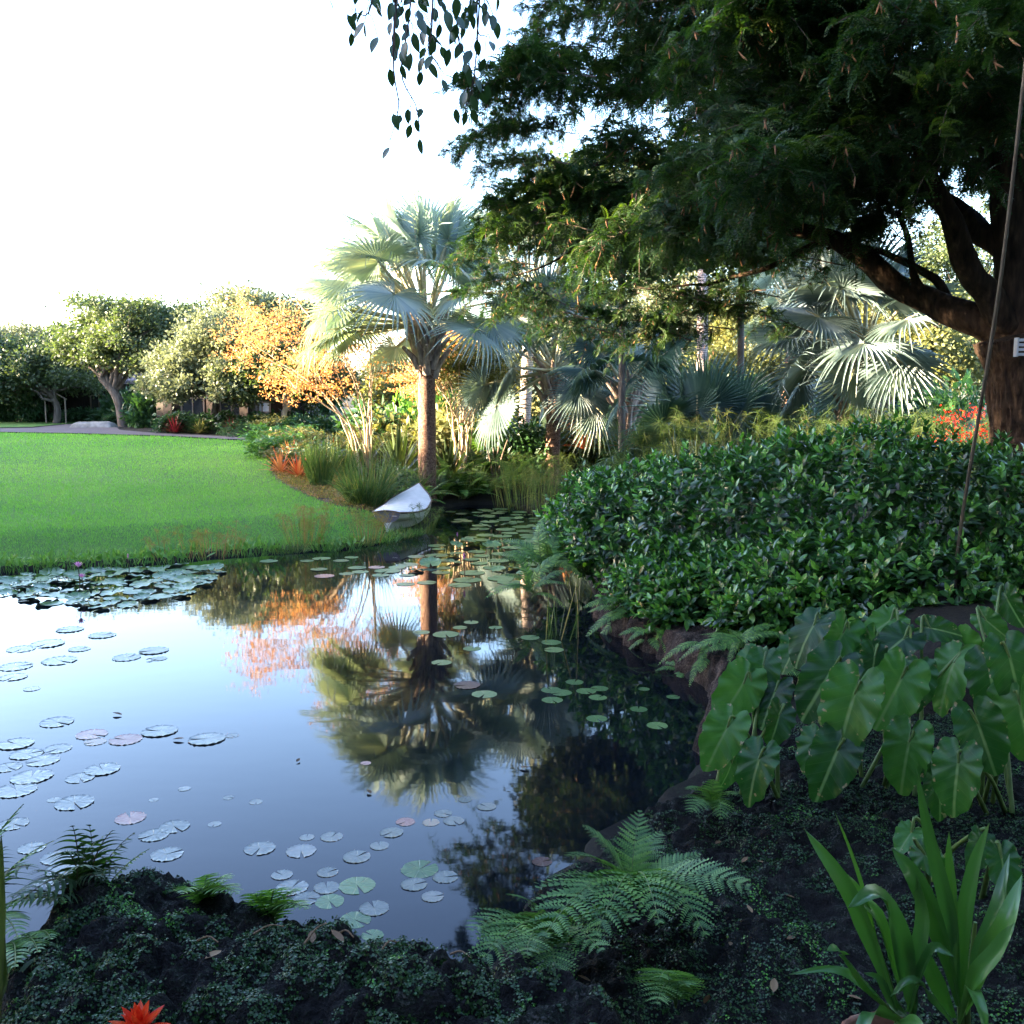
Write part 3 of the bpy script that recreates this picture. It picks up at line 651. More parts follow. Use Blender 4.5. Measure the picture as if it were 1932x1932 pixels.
def fan_palm(label, base, topc, r, kind, specs, L=2.0, scale=1.0, tm=M['ptrunk'], bootn=16, booth=.9, lean=None):
    base = np.array(base, float); top = np.array(topc, float) - base
    t = thing('fan_palm', label, 'palm', base)
    if r > 0:
        g = G(); P = spl([[0, 0, -.4], lean if lean is not None else top * .5 + [0, 0, -.2], top - [0, 0, .35]], 40)
        tube(g, P, np.interp(np.linspace(0, 1, 40), [0, .08, .8, 1], [r * 1.18, r * 1.0, r * .92, r * 1.05]), 22, 0, .5,
             wob=lambda k, th, p: 1 + .035 * np.sin(k * 2.1) + .08 * (noise3(np.stack([np.cos(th) * 3, np.sin(th) * 3, k * .8], -1), 3) - .5))
        g.obj('trunk', tm, t); boots(t, top, r, bootn, booth)
    fronds(t, top, specs, kind, L, scale)
    return t
def ring(n, els, seed=0, az0=0, azr=360):
    r0 = np.random.default_rng(seed); S = []
    for i in range(n): S.append((az0 + azr * (i * .618 % 1), els[i % len(els)] + r0.normal() * 6, r0.normal() * 28))
    return S
pA = PD(806, 900, 28.0); pA[2] = .4
cA = PD(804, 612, 28.0)
fan_palm('tall silver fan palm with thick reddish brown trunk rising behind the white boat', pA, cA, .265, 'palm',
         ring(32, (78, 54, 30, 6, 64, 40, 16, -6, 70), 3) + [(175, 48, 20), (192, 28, -20), (165, 12, 15), (185, 62, -10), (203, 8, 10), (172, 30, -25), (150, 42, 20), (215, 42, 5), (180, -6, 0), (188, 22, -15), (178, 38, 10)], 2.0, 1.22, bootn=24, booth=1.25)
pB = PD(1041, 900, 30.0); pB[2] = .5; cB = PD(1046, 700, 30.0)
fan_palm('shorter silver fan palm with drooping fronds right of the boat palm', pB, cB, .23, 'palmmid', ring(24, (66, 38, 12, -24, 50, -8), 8), 2.0, 1.08, bootn=18, booth=1.3)
pE = PD(985, 900, 35.0); pE[2] = .5; cE = PD(1000, 560, 35.0)
fan_palm('tall silver fan palm partly hidden behind the lower canopy', pE, cE, .22, 'palmmid', ring(26, (72, 45, 18, -10, 60, 5), 12), 2.0, 1.25, M['gtrunk'])
pC = PD(1318, 860, 23.0); pC[2] = .5
fan_palm('stemless blue green fan palm spreading low behind the hedge', pC, pC + [0, 0, .35], 0, 'palmdark', ring(17, (80, 62, 46, 28, 68, 14), 21), 2.0, 1.08)
pD = PD(1598, 860, 21.5); pD[2] = .6; cD = PD(1632, 655, 21.5)
fan_palm('leaning silver fan palm wrapped in pale old leaf bases', pD, cD, .21, 'palmmid', ring(26, (72, 46, 20, -12, 55, 2, -30), 33, 75, 235), 1.5, 1.02, M['boot'], 34, 2.0, lean=(cD - pD) * .5 + [-.28, 0, -.1])
pF = PD(1475, 800, 36.0); pF[2] = .6; cF = PD(1500, 590, 36.0)
fan_palm('sunlit fan palm standing farthest back between the dark palms', pF, cF, .22, 'palm', ring(18, (65, 35, 10, -15), 44), 2.0, 1.0)
pH = PD(1175, 860, 27.0); pH[2] = .5; cH = PD(1185, 735, 27.0)
fan_palm('low blue green fan palm with one broad drooping frond beside the stemless palm', pH, cH, .18, 'palmdark', ring(13, (55, 20, -10, 40), 51), 1.5, .95)
# small green fan palms of the undergrowth
for i, (u, v, d, s, lb) in enumerate(((945, 830, 33, .8, 'small green fan palm under the shorter silver palm'), (1230, 815, 30, .75, 'low green fan palm in shade left of the stemless palm'),
                                    (1720, 830, 24, .8, 'dark fan palm near the foot of the big tree'), (1795, 770, 27, .9, 'grey fan palm leaning behind the pole'))):
    b = PD(u, v, d); b[2] = .5
    fan_palm(lb, b, b + [0, 0, .6], 0, 'greenpalm' if i < 2 else 'palmdark', ring(11, (60, 35, 15), 60 + i), 1.0, s)
# tall slim grey palm (feather palm) seen through the canopy
def feather_palm(label, base, top, r, n, Lf, tm, m, pl=.45):
    t = thing('feather_palm', label, 'palm', base); top = np.array(top) - np.array(base)
    g = G(); tube(g, spl([[0, 0, -.4], top * .5, top], 24), lerp(r * 1.15, r * .8, 24), 16, wob=lambda k, th, p: 1 + .03 * np.sin(k * 3.0)); g.obj('trunk', tm, t)
    fm = fern_g(Lf, 46, pl, .05, .32, 4, 0, .55, .18).mesh('frond', [m, M['petiole']])
    for i in range(n):
        az = R(i * 137.5); el = R(70 - 75 * (i / n))
        d = np.array([math.cos(az) * math.cos(el), math.sin(az) * math.cos(el), math.sin(el)]); up = np.array([-math.cos(az) * math.sin(el), -math.sin(az) * math.sin(el), math.cos(el)])
        place('frond', fm, t, top, d, up, rng.uniform(.85, 1.1))
    return t
b = PD(1326, 800, 34); b[2] = .5
feather_palm('tall slim palm whose grey trunk shows above the stemless palm', b, PD(1328, 180, 34), .19, 16, 2.8, M['gtrunk'], M['greenpalm'])
b = PD(925, 860, 38); b[2] = .5
feather_palm('slender pale trunked palm between the two silver palms', b, PD(905, 640, 38), .14, 12, 1.6, M['palebark'], M['greenpalm'], .3)

# ------------------------------------------------------------------ trees far across the lawn
def E(u, v, d, ru, rv, rd, base):
    c = PD(u, v, d); k = d / FPX
    return (c - base, np.array([ru * k, rd, rv * k]))
def far_tree(name, label, u, vb, d, ells, m, trunkto, r0=.35, nclump=420, per=70, cr=.55, size=.24, k=1.0, **kw):
    base = PD(u, vb, d); base[2] = H1(base[0], base[1]); r0 *= k; cr *= k; size *= k
    es = [E(a, b2, d + dd * k, ru, rv, rd * k, base) for a, b2, dd, ru, rv, rd in ells]
    tp = [np.array([0, 0, -.4])] + [PD(a, b2, d) - base for a, b2 in trunkto]
    return tree(name, label, base, es, tp, r0, nclump, per, cr, size, m, **kw)
GF = 'trees along the far edge of the lawn'
far_tree('oak_tree', 'dark spreading oak at the left edge of the far lawn', 105, 806, 56, [(40, 690, 0, 130, 62, 5), (130, 700, 1, 90, 45, 4), (-60, 690, 0, 120, 70, 5)], M['oak'], [(108, 770), (95, 740)], .34, 640, 75, .62, .27, group=GF, k=.68)
far_tree('oak_tree', 'large oak with forked grey trunk leaning left over the tiled roof', 235, 812, 51, [(200, 612, 1, 105, 52, 5), (310, 605, 3, 95, 48, 5), (240, 660, 1, 110, 45, 5), (330, 655, 2, 70, 45, 4), (160, 655, 0, 60, 30, 3)], M['oak'], [(228, 770), (215, 740), (190, 712)], .46, 860, 75, .58, .26, group=GF, k=.68)
far_tree('oak_tree', 'sunlit pale green oak drooping over the dark house front', 400, 806, 43, [(375, 690, 0, 100, 62, 4), (330, 720, -1, 62, 40, 3), (440, 720, 0, 85, 50, 4), (420, 640, 0, 80, 55, 4)], M['oaklight'], [(405, 780), (410, 740)], .3, 700, 75, .45, group=GF, k=.68)
far_tree('oak_tree', 'green oak with a pale open fork beside the house wall', 540, 812, 42, [(540, 690, 0, 100, 55, 4), (600, 720, 1, 70, 40, 4), (480, 715, 0, 70, 40, 3)], M['oak'], [(536, 780), (560, 745)], .24, 560, 70, .45, bark=M['palebark'], group=GF, k=.68)
far_tree('oak_tree', 'tall oak rising behind the sunlit oak', 480, 790, 48, [(470, 600, 0, 85, 55, 5), (400, 610, 0, 60, 45, 5), (560, 620, 0, 90, 60, 5)], M['oaklight'], [(480, 740), (480, 700)], .4, 620, 75, .6, .28, group=GF, k=.68)
far_tree('oak_tree', 'distant oak crown closing the left edge of the picture', -90, 800, 60, [(-60, 665, 0, 120, 60, 6), (60, 650, 5, 80, 35, 5)], M['oaklight'], [(-85, 770), (-80, 740)], .4, 520, 70, .6, .28, group=GF, k=.68)
far_tree('oak_tree', 'broad dark oak behind the forked oak', 300, 790, 64, [(300, 640, 0, 130, 50, 6), (180, 650, 0, 110, 45, 6)], M['oak'], [(300, 750), (300, 720)], .4, 560, 75, .6, .3, group=GF, k=.68)
# autumn coloured tree with fan of pale stems
def vase_tree(label, u, vb, d, ells, m, stems, size, nclump, per, cr, zb=.45, bark=M['palebark'], sr=.032, name='vase_tree', layer=True):
    base = PD(u, vb, d); base[2] = H1(base[0], base[1]); t = thing(name, label, 'tree', base)
    es = [E(a, b2, d + dd, ru, rv, rd, base) for a, b2, dd, ru, rv, rd in ells]
    g, C = crown(es, nclump, per, cr, size, DIA, m, flat=.28 if layer else .7, push=.42); g.obj('crown', m, t)
    b = G()
    for i in range(stems):
        T = C[rng.integers(len(C))]; a = rng.uniform(0, 6.28); s0 = np.array([.17 * math.cos(a), .17 * math.sin(a), -.2])
        mid = s0 + np.array([T[0] * .26, T[1] * .26, max(T[2], 3.2) * .60]); P = spl([s0, mid, T], 18); P[1:] += rng.normal(size=(17, 3)) * .015
        tube(b, P, lerp(sr * rng.uniform(.8, 1.3), .010, 18), 7)
        for k in range(5):
            j = rng.integers(8, 16); T2 = C[rng.integers(len(C))]
            if np.linalg.norm(T2 - P[j]) < 2.2: tube(b, spl([P[j], (P[j] + T2) / 2 + [0, 0, .15], T2], 7), lerp(.014, .005, 7), 5)
    b.obj('trunk', bark, t)
    return t
vase_tree('orange autumn tree with a fan of slim pale stems left of the boat palm', 690, 845, 30, [(540, 650, 0, 125, 90, 1.8), (640, 570, 1, 100, 110, 1.8), (500, 600, 1, 80, 60, 1.6), (620, 700, -.5, 115, 60, 1.5), (560, 730, 0, 80, 40, 1.2), (690, 640, 1, 90, 70, 1.4), (700, 530, 1, 70, 60, 1.2), (465, 620, 0, 60, 70, 1.2)], M['orange'], 10, .075, 1000, 13, .22)
vase_tree('slim many stemmed yellow tree between the two silver palms', 872, 850, 31, [(870, 690, 0, 85, 60, 1.6), (930, 700, .5, 80, 50, 1.5)], M['lime'], 16, .09, 240, 50, .3, sr=.035)
vase_tree('thin many stemmed tree behind the boat palm', 838, 830, 36, [(800, 720, 0, 60, 50, 1.5), (850, 660, 0, 60, 60, 1.5)], M['orange'], 10, .09, 170, 45, .3)
# backdrop trees beyond the palms
GB = 'sunlit trees beyond the palms'
bd = [(905, 720, 46, 120, 110, 'lime', 'yellow green tree behind the two silver palms'), (1060, 640, 50, 130, 150, 'oaklight', 'round pale tree above the shorter silver palm'),
      (1190, 720, 44, 110, 100, 'lime', 'bright yellow tree left of the slim grey palm'), (1290, 560, 56, 130, 170, 'oaklight', 'tall pale tree behind the slim grey palm'),
      (1420, 690, 46, 110, 120, 'lime', 'yellow tree behind the stemless palm'), (1540, 560, 58, 140, 160, 'oaklight', 'large pale tree behind the leaning palm'),
      (1700, 640, 44, 130, 130, 'lime', 'lime green tree left of the big trunk'), (1830, 560, 56, 140, 180, 'oak', 'dark tree behind the big trunk'), (1960, 650, 48, 130, 170, 'oak', 'dark tree at the right edge of the picture'),
      (770, 740, 48, 90, 70, 'lime', 'low yellow green tree behind the orange tree'), (1120, 750, 40, 80, 60, 'oak', 'low dark tree between the palms'), (1620, 740, 38, 110, 70, 'oak', 'low green tree behind the leaning palm')]
bd += [(1175, 405, 25, 175, 105, 'oak', 'dark bushy tree added behind the big canopy to darken the pond reflection, above the low blue green palm'), (1400, 390, 26, 170, 100, 'oak', 'dark bushy tree added behind the big canopy to darken the pond reflection, above the stemless palm')]  # hidden trees added so the right of the pond reflects dark foliage
for u, v, d, ru, rv, mk, lb in bd:
    far_tree('garden_tree', lb, u, 800, d, [(u, v, 0, ru, rv, 3), (u + ru * .5, v + rv * .3, 1, ru * .7, rv * .6, 2.5), (u - ru * .4, v - rv * .1, 1, ru * .6, rv * .7, 2.5)], M[mk], [(u, v + rv * .7), (u + 8, v + rv * .2)], .2 if d > 30 else .10, int(330 * (ru * rv / 14000) ** .5) + 120, 62, .5, .21, group=GB)

# off to the left of the lawn and behind the camera: unseen trees added to shade the lawn and the near bank
def unseen_shade_tree(name):
    t = thing(name, 'broad unseen tree added for its shade outside the view', 'tree', (0, 0, 0), 'unseen trees added for shade')
    g, C = crown([(np.array([0, 0, 6.3]), np.array([4.6, 4.6, 4.2])), (np.array([1.5, 1, 4.0]), np.array([4, 4, 2.8]))], 620, 46, .75, .42, DIA, M['oak']); g.obj('crown', M['oak'], t)
    b = G(); limbs(b, None, [np.array([0, 0, -7.5]), np.array([.1, 0, 1.6]), np.array([0, .1, 3.4])], C[rng.choice(len(C), 10)], .3); b.obj('trunk', M['bark'], t)
    return t
rt = unseen_shade_tree('shade_tree'); LB = 'broad unseen tree added for its shade outside the view'
SP = [(-47, -24, 1.25), (-48, -17, 1.2), (-46, -10, 1.2), (-47, -3, 1.12), (-46, 2.5, 1.12), (-48, 8, 1.13), (-47, 14, 1.1), (-48, 20.5, .90), (-47, 27, .86), (-49, 33, .92), (-51, 39, .95), (-54, 46, .95), (-56, 53, .95), (-59, 60, .95),
      (-54, -20, 1.3), (-53, -12, 1.3), (-55, -5, 1.2), (-54, 1, 1.2), (-54, 7, 1.16), (-55, 13, 1.05), (-54, 19, .9), (-55, 25, .88), (-56, 31, .9), (-58, 37, .9), (-62, 67, .6), (-65, 75, .6), (-68, 84, .65), (-40, 3, .95), (-40, 9, .95), (-39, -4, 1.0),
      (-30, -16, 1.0), (-28, -8, .95), (-30, -1, .85), (-20, -12, 1.0)]
for i, (x, y, s) in enumerate(SP):
    if i == 0: rt.location = (x, y, .4); rt.scale = (s,) * 3; rt['label'] = LB
    else: dup(rt, LB, (x, y, .4), i * 1.3, s)
# unseen trees added beside and behind the camera, crowns raised to block sun
for i, (x, y, z, s) in enumerate([(-16, 13.5, 8.4, 1.0), (-17, 7.3, 3.8, 1.0), (-18, 1, 4.5, 1.0), (-18, 20.6, 3.6, .8), (-31, 19, 4.6, .8), (-17, -3, 3.5, 1.05), (-8, -9, .4, 1.15), (-1, -10, .4, 1.2), (6, -9, 1.0, 1.2), (12, -5, 1.0, 1.2), (14, 3, 1.0, 1.1), (15, 11, 1.0, 1.0)]):
    dup(rt, LB, (x, y, z - .3), 2 + i, s)

# ------------------------------------------------------------------ the big spreading tree on the right
tb = PD(1915, 1000, 14.0); tb[2] = .7
big = thing('spreading_tree', 'huge dark spreading tree with rough brown trunk at the right edge', 'tree', tb)
def big_tree():
    b = G(); L = lambda u, v, d: PD(u, v, d) - tb
    bark = lambda k, th, p: 1 + .16 * (fbm(np.stack([np.cos(th) * 2.6 + 3, np.sin(th) * 2.6, k * .09], -1), 3, 7, True) - .5) + .20 * (fbm(np.stack([np.cos(th) * 9, np.sin(th) * 9, k * .16], -1), 3, 4, True) - .5)
    P = spl([[.25, 0, -.6], L(1945, 880, 14), L(1935, 760, 14), L(1930, 640, 14)], 90)
    tube(b, P, np.interp(np.linspace(0, 1, 90), [0, .25, .5, .85, 1], [.80, .56, .46, .46, .58]), 140, wob=bark)
    o = b.obj('trunk', M['tambark'], big)
    lim = [([(1930, 655, 14), (1860, 600, 13.8), (1780, 580, 13.4), (1700, 540, 13), (1620, 485, 12.6), (1540, 450, 12.2), (1440, 410, 11.8), (1300, 350, 11.2), (1180, 300, 10.6)], .25, .04),
           ([(1930, 640, 14), (1870, 560, 14.2), (1820, 490, 14.4), (1790, 400, 14.6), (1740, 300, 14.6), (1700, 160, 14.4)], .21, .05),
           ([(1940, 650, 14), (1925, 500, 14), (1910, 350, 14), (1905, 180, 14), (1900, 0, 14), (1890, -200, 14)], .36, .16),
           ([(1800, 585, 13.4), (1765, 520, 13.2), (1700, 485, 13.0), (1640, 470, 12.6), (1560, 470, 12.2)], .07, .025),
           ([(1765, 578, 13.3), (1735, 530, 13.2), (1718, 470, 13.0), (1690, 400, 13)], .06, .03),
           ([(1900, 470, 14), (1700, 330, 12), (1500, 230, 10.5), (1300, 180, 9.6), (1120, 180, 9)], .16, .03),
           ([(1905, 300, 14), (1700, 150, 11.5), (1480, 40, 9.8), (1200, -20, 9)], .15, .03),
           ([(1560, 455, 12.2), (1450, 500, 11.6), (1390, 520, 11.2), (1310, 545, 10.8), (1200, 540, 10.4)], .05, .012),
           ([(1930, 300, 14), (2100, 100, 13), (2300, 0, 11)], .2, .05), ([(1920, 200, 14), (1850, -100, 10), (1800, -400, 7.5)], .2, .04),
           ([(1180, 300, 10.6), (1080, 330, 10.2), (1000, 400, 10), (930, 470, 9.8)], .035, .01), ([(1300, 350, 11.2), (1150, 430, 10.8), (1030, 500, 10.4), (900, 540, 10.2)], .04, .01)]
    for q, r0, r1 in lim:
        q = [(a, b2, c if a > 1900 else 14 + (14 - c) * .75) for a, b2, c in q]
        g = G(); P = spl([L(*p) for p in q], 40); P[2:-1] += (fbm(P[2:-1] * 1.6, 2, 3) - .5)[:, None] * np.array([.18, .1, .22])
        tube(g, P, lerp(r0, r1, 40) * (1 + .12 * rng.normal(size=40).cumsum() * .15), 20, wob=bark); g.obj('limb', M['tambark'], big)
big_tree()
def comp_leaf(npair=8):
    """one drooping pinnate leaf of unit length"""
    V = []; F = []; t = np.linspace(.08, .98, npair)
    for a in t:
        y = a * (1 - .22 * a); z = .12 * a - .75 * a * a; e = .19 * math.sin(math.pi * min(a * .8 + .2, .93)) + .04
        for s in (-1, 1):
            k = len(V); dy = .05
            V += [[0, y - .05, z], [s * e * .5, y - .045 + dy * .4, z - .015], [s * e, y + dy, z - .05], [s * e * .5, y + .075 + dy * .5, z - .015]]
            F.append([k, k + 1, k + 2, k + 3])
    return np.array(V), np.array(F)
CL = comp_leaf()
def spray(seed, L=3.0, ntw=64, nl=28):
    g = G(); tw = G()
    main = spl([[0, 0, 0], [rng.normal() * .15, L * .5, .10], [rng.normal() * .3, L, -.35]], 20)
    tube(tw, main, lerp(.018, .005, 20), 5)
    for i in range(ntw):
        j = 2 + int(17 * (i + rng.random()) / ntw); s = main[min(j, 19)]; a = rng.uniform(-1, 1)
        d = nrm(np.array([a * 1.4, rng.uniform(.0, .9), rng.normal() * .45])); l = rng.uniform(.55, 1.15) * (1.1 - .5 * j / 20)
        e = s + d * l + np.array([0, 0, -.28 * l]); P = spl([s, s + d * l * .55 + [0, 0, .03], e], 10); tube(tw, P, lerp(.007, .003, 10), 4)
        n = nl; k = rng.uniform(.15, 1, n); Q = np.stack([np.interp(k, np.linspace(0, 1, 10), P[:, c]) for c in range(3)], 1)
        fw = nrm(rdir(n) * np.array([1, 1, .5]) + d * .25 + np.array([0, 0, .08])); Rm = frames(fw, rdir(n, 1.8))
        g.scat(CL, Rm, Q, 0, np.clip(rng.random() * .6 + .4 * rng.random(n), 0, 1), rng.uniform(.15, .27, n))
        if rng.random() < .35:
            for _ in range(rng.integers(1, 4)):
                q = P[rng.integers(4, 10)]; ll = rng.uniform(.07, .13); c = rng.normal(size=2) * .02
                tube(tw, spl([q, q + [c[0], c[1], -ll * .6], q + [c[0] * 2.5, c[1] * 2.5, -ll - .02]], 6), np.array([.003, .009, .011, .010, .008, .003]), 6, 1, rng.random())
    return (g.mesh('leafy_branch', [M['tam']], False), tw.mesh('twigs', [M['twig'], M['pod']]))
SPR = [spray(i) for i in range(5)]
SPL = [spray(20 + i, 3.0, 30, 22) for i in range(3)]
def canopy():
    hub = np.array([6.0, 15.0, 6.2]); n = 0; tries = 0
    left = lambda v: np.interp(v, [-400, 0, 60, 130, 250, 330, 420, 470, 600, 650], [900, 1010, 1000, 900, 875, 930, 850, 815, 830, 860])
    bot = lambda u: np.interp(u, [800, 860, 1000, 1280, 1330, 1420, 1520, 1600, 1750, 1932, 2300], [440, 470, 540, 570, 570, 560, 520, 470, 440, 500, 600])
    lobe = [(862, 285), (890, 165), (905, 240), (872, 470), (835, 500), (862, 560), (905, 520), (935, 590), (985, 480), (1005, 615), (1180, 640), (1110, 600), (1010, 560), (1260, 580), (1340, 590), (950, 430), (1085, 625), (1150, 600), (1225, 615), (1045, 530), (1120, 550),
            (930, 380), (910, 310), (960, 130), (985, 70), (1020, 20), (1300, 560), (1390, 500), (1470, 480), (940, 200)]
    for i, (u, v) in enumerate(lobe):
        T = PD(u, v, rng.uniform(15.5, 18)); s_ = rng.uniform(.5, .72); dr = nrm(T - hub); dr[2] = .10; dr = nrm(dr + rng.normal(size=3) * .12); o = T - dr * 2.8 * s_ + np.array([0, 0, .12])
        S_ = SPL[i % 3] if v > 400 else SPR[i % 5]; f = place('leafy_branch', S_[0], big, o - tb, dr, (rng.normal() * .2, rng.normal() * .2, 1), s_); put('twigs', S_[1], f)
    while n < 67 and tries < 8000:
        tries += 1
        u = rng.uniform(800, 2080); v = rng.uniform(-230, 680); near = np.interp(u, [1000, 1300, 1900], [14.2, 11.5, 9.0]); d = rng.uniform(near, 18.5)
        if u < left(v) + 25 or v > bot(u) - 30: continue
        if u > 2050 and rng.random() < .6: continue
        if v < 0 and rng.random() < .45: continue
        if u > 1500 and rng.random() < .3: continue
        T = PD(u, v, d)
        dr = nrm(T - hub); dr[2] = dr[2] * .4 - .08; dr = nrm(dr + rng.normal(size=3) * .25)
        o = T - dr * 2.8 + np.array([0, 0, .35])
        if UV(o)[0][0][1] > bot(UV(o)[0][0][0]) - 25: continue
        a, b_ = SPR[n % 5]
        f = place('leafy_branch', a, big, o - tb, dr, (rng.normal() * .2, rng.normal() * .2, 1), rng.uniform(.85, 1.15))
        put('twigs', b_, f)
        n += 1
canopy()
def upper_crown():
    g, C = crown([(np.array([9.6, 11, 11.2]) - tb, np.array([6.0, 8.5, 3.0])), (np.array([9.5, 3.5, 9.5]) - tb, np.array([6.5, 5, 2.6])), (np.array([13.5, 12, 8.0]) - tb, np.array([4, 8, 4]))], 1150, 30, .6, .26, DIA, M['tam'], push=.6)
    g.obj('crown', M['tam'], big)
upper_crown()

# branch with larger glossy leaves hanging in from above, top left
def hanging():
    t = thing('shade_tree', 'overhanging branches with larger glossy leaves dangling against the sky', 'tree', (3.0, -5.0, 1.4))
    off = np.array([3.0, -5.0, 1.4]); b = G()
    tube(b, spl([[0, 0, -.6], [-.1, .2, 3], [-.4, 1.2, 6.4]], 16), lerp(.34, .2, 16), 12)
    hubp = np.array([-.4, 1.2, 6.4])
    tube(b, spl([hubp, np.array([-1.6, 4.5, 7.5]) , np.array([-.6, 5.6, 7.2]) - off + [-.2, 0, .4], np.array([-.75, 6.6, 6.9]) - off], 24), lerp(.16, .02, 24), 9)
    b.obj('trunk', M['bark'], t)
    g, C = crown([(np.array([-.5, 0, 8.2]), np.array([5.2, 5.0, 1.8]))], 420, 36, .5, .17, LEAF3, M['bigleaf']); g.obj('crown', M['bigleaf'], t)
    lf = G(); tw = G(); bases = []
    px = [(655, 28), (672, 24), (688, 42), (663, 62), (712, 70), (738, 42), (745, 28), (760, 12), (773, 15), (788, 20), (740, 85), (757, 95), (765, 78), (775, 100), (757, 122), (735, 130), (790, 35), (800, 55), (812, 62), (820, 78), (803, 90),
          (820, 15), (843, 20), (858, 30), (880, 35), (893, 30), (850, 60), (862, 45), (872, 82), (888, 95), (899, 75), (925, 78), (918, 20), (930, 28), (895, 5), (915, 5), (800, 108), (815, 105), (835, 150), (795, 135), (807, 118), (862, 135), (875, 120),
          (832, 88), (848, 92), (886, 130), (905, 120), (898, 150), (915, 110), (920, 160), (905, 175), (889, 180), (878, 172), (742, 215), (757, 218), (770, 205), (775, 235), (785, 225), (795, 205), (792, 262), (735, 278), (860, 205), (878, 210), (893, 205),
          (740, 5), (765, -15), (790, -5), (830, -15), (862, -5), (700, -10), (905, -25), (935, 40), (745, 60), (762, 45), (830, 45), (780, 62)]
    for i, (u, v) in enumerate(px):
        d = 5.5 + .7 * rng.random(); P = PD(u, v, d); bases.append(P); fw = nrm([rng.normal() * .35, rng.normal() * .4, -1]); Rm = frames(fw[None], rdir(1, .0) * .6 + np.array([[0, -1, .2]]))
        lf.scat(leaf_t(.48, 6, .14, -.12, peak=.42), Rm, (P - off)[None], 0, None, [.098 * rng.uniform(.7, 1.2)])
    # twigs run down through the leaves, each from the limb above
    for u0, pts in ((745, [(745, 60), (750, 110)]), (800, [(815, 50), (808, 90), (838, 140)]), (860, [(862, 40), (880, 110), (905, 165)]), (890, [(900, 40), (918, 70)]), (700, [(700, 10), (670, 25)]), (775, [(772, 30), (758, 140), (785, 200), (792, 250)]), (735, [(742, 100), (752, 200), (736, 265)]), (895, [(897, 120), (880, 200)])):
        top = PD(u0 + 20, -190, 5.9); tube(tw, spl([top] + [PD(a, c, 5.8) for a, c in pts], 16) - off, lerp(.006, .0025, 16), 5)
        for q in spl([top] + [PD(a, c, 5.8) for a, c in pts], 22)[2:14]:
            for _ in range(3):
                Rm = frames(nrm([rng.normal() * .5, rng.normal() * .5, -1])[None], rdir(1)); lf.scat(leaf_t(.48, 6, .14, -.12, peak=.42), Rm, (q - off + rng.normal(size=3) * .09)[None], 0, None, [.085]) if UV(q)[0][0][1] < 0 else None
    TP = np.concatenate([v_ for v_ in tw.V]) + off
    for (u, v), P in zip(px, bases):
        q = TP[np.argmin(np.linalg.norm((TP - P) * [1, .35, 1] - [0, 0, .05], axis=1))]
        if np.linalg.norm(q - P) < .9: tube(tw, spl([P, (P + q) / 2 + [0, 0, .03], q], 6) - off, .0022, 4)
    h = lf.obj('hanging_leaves', M['bigleaf'], t); tw.obj('twigs', M['twig'], t)
hanging()

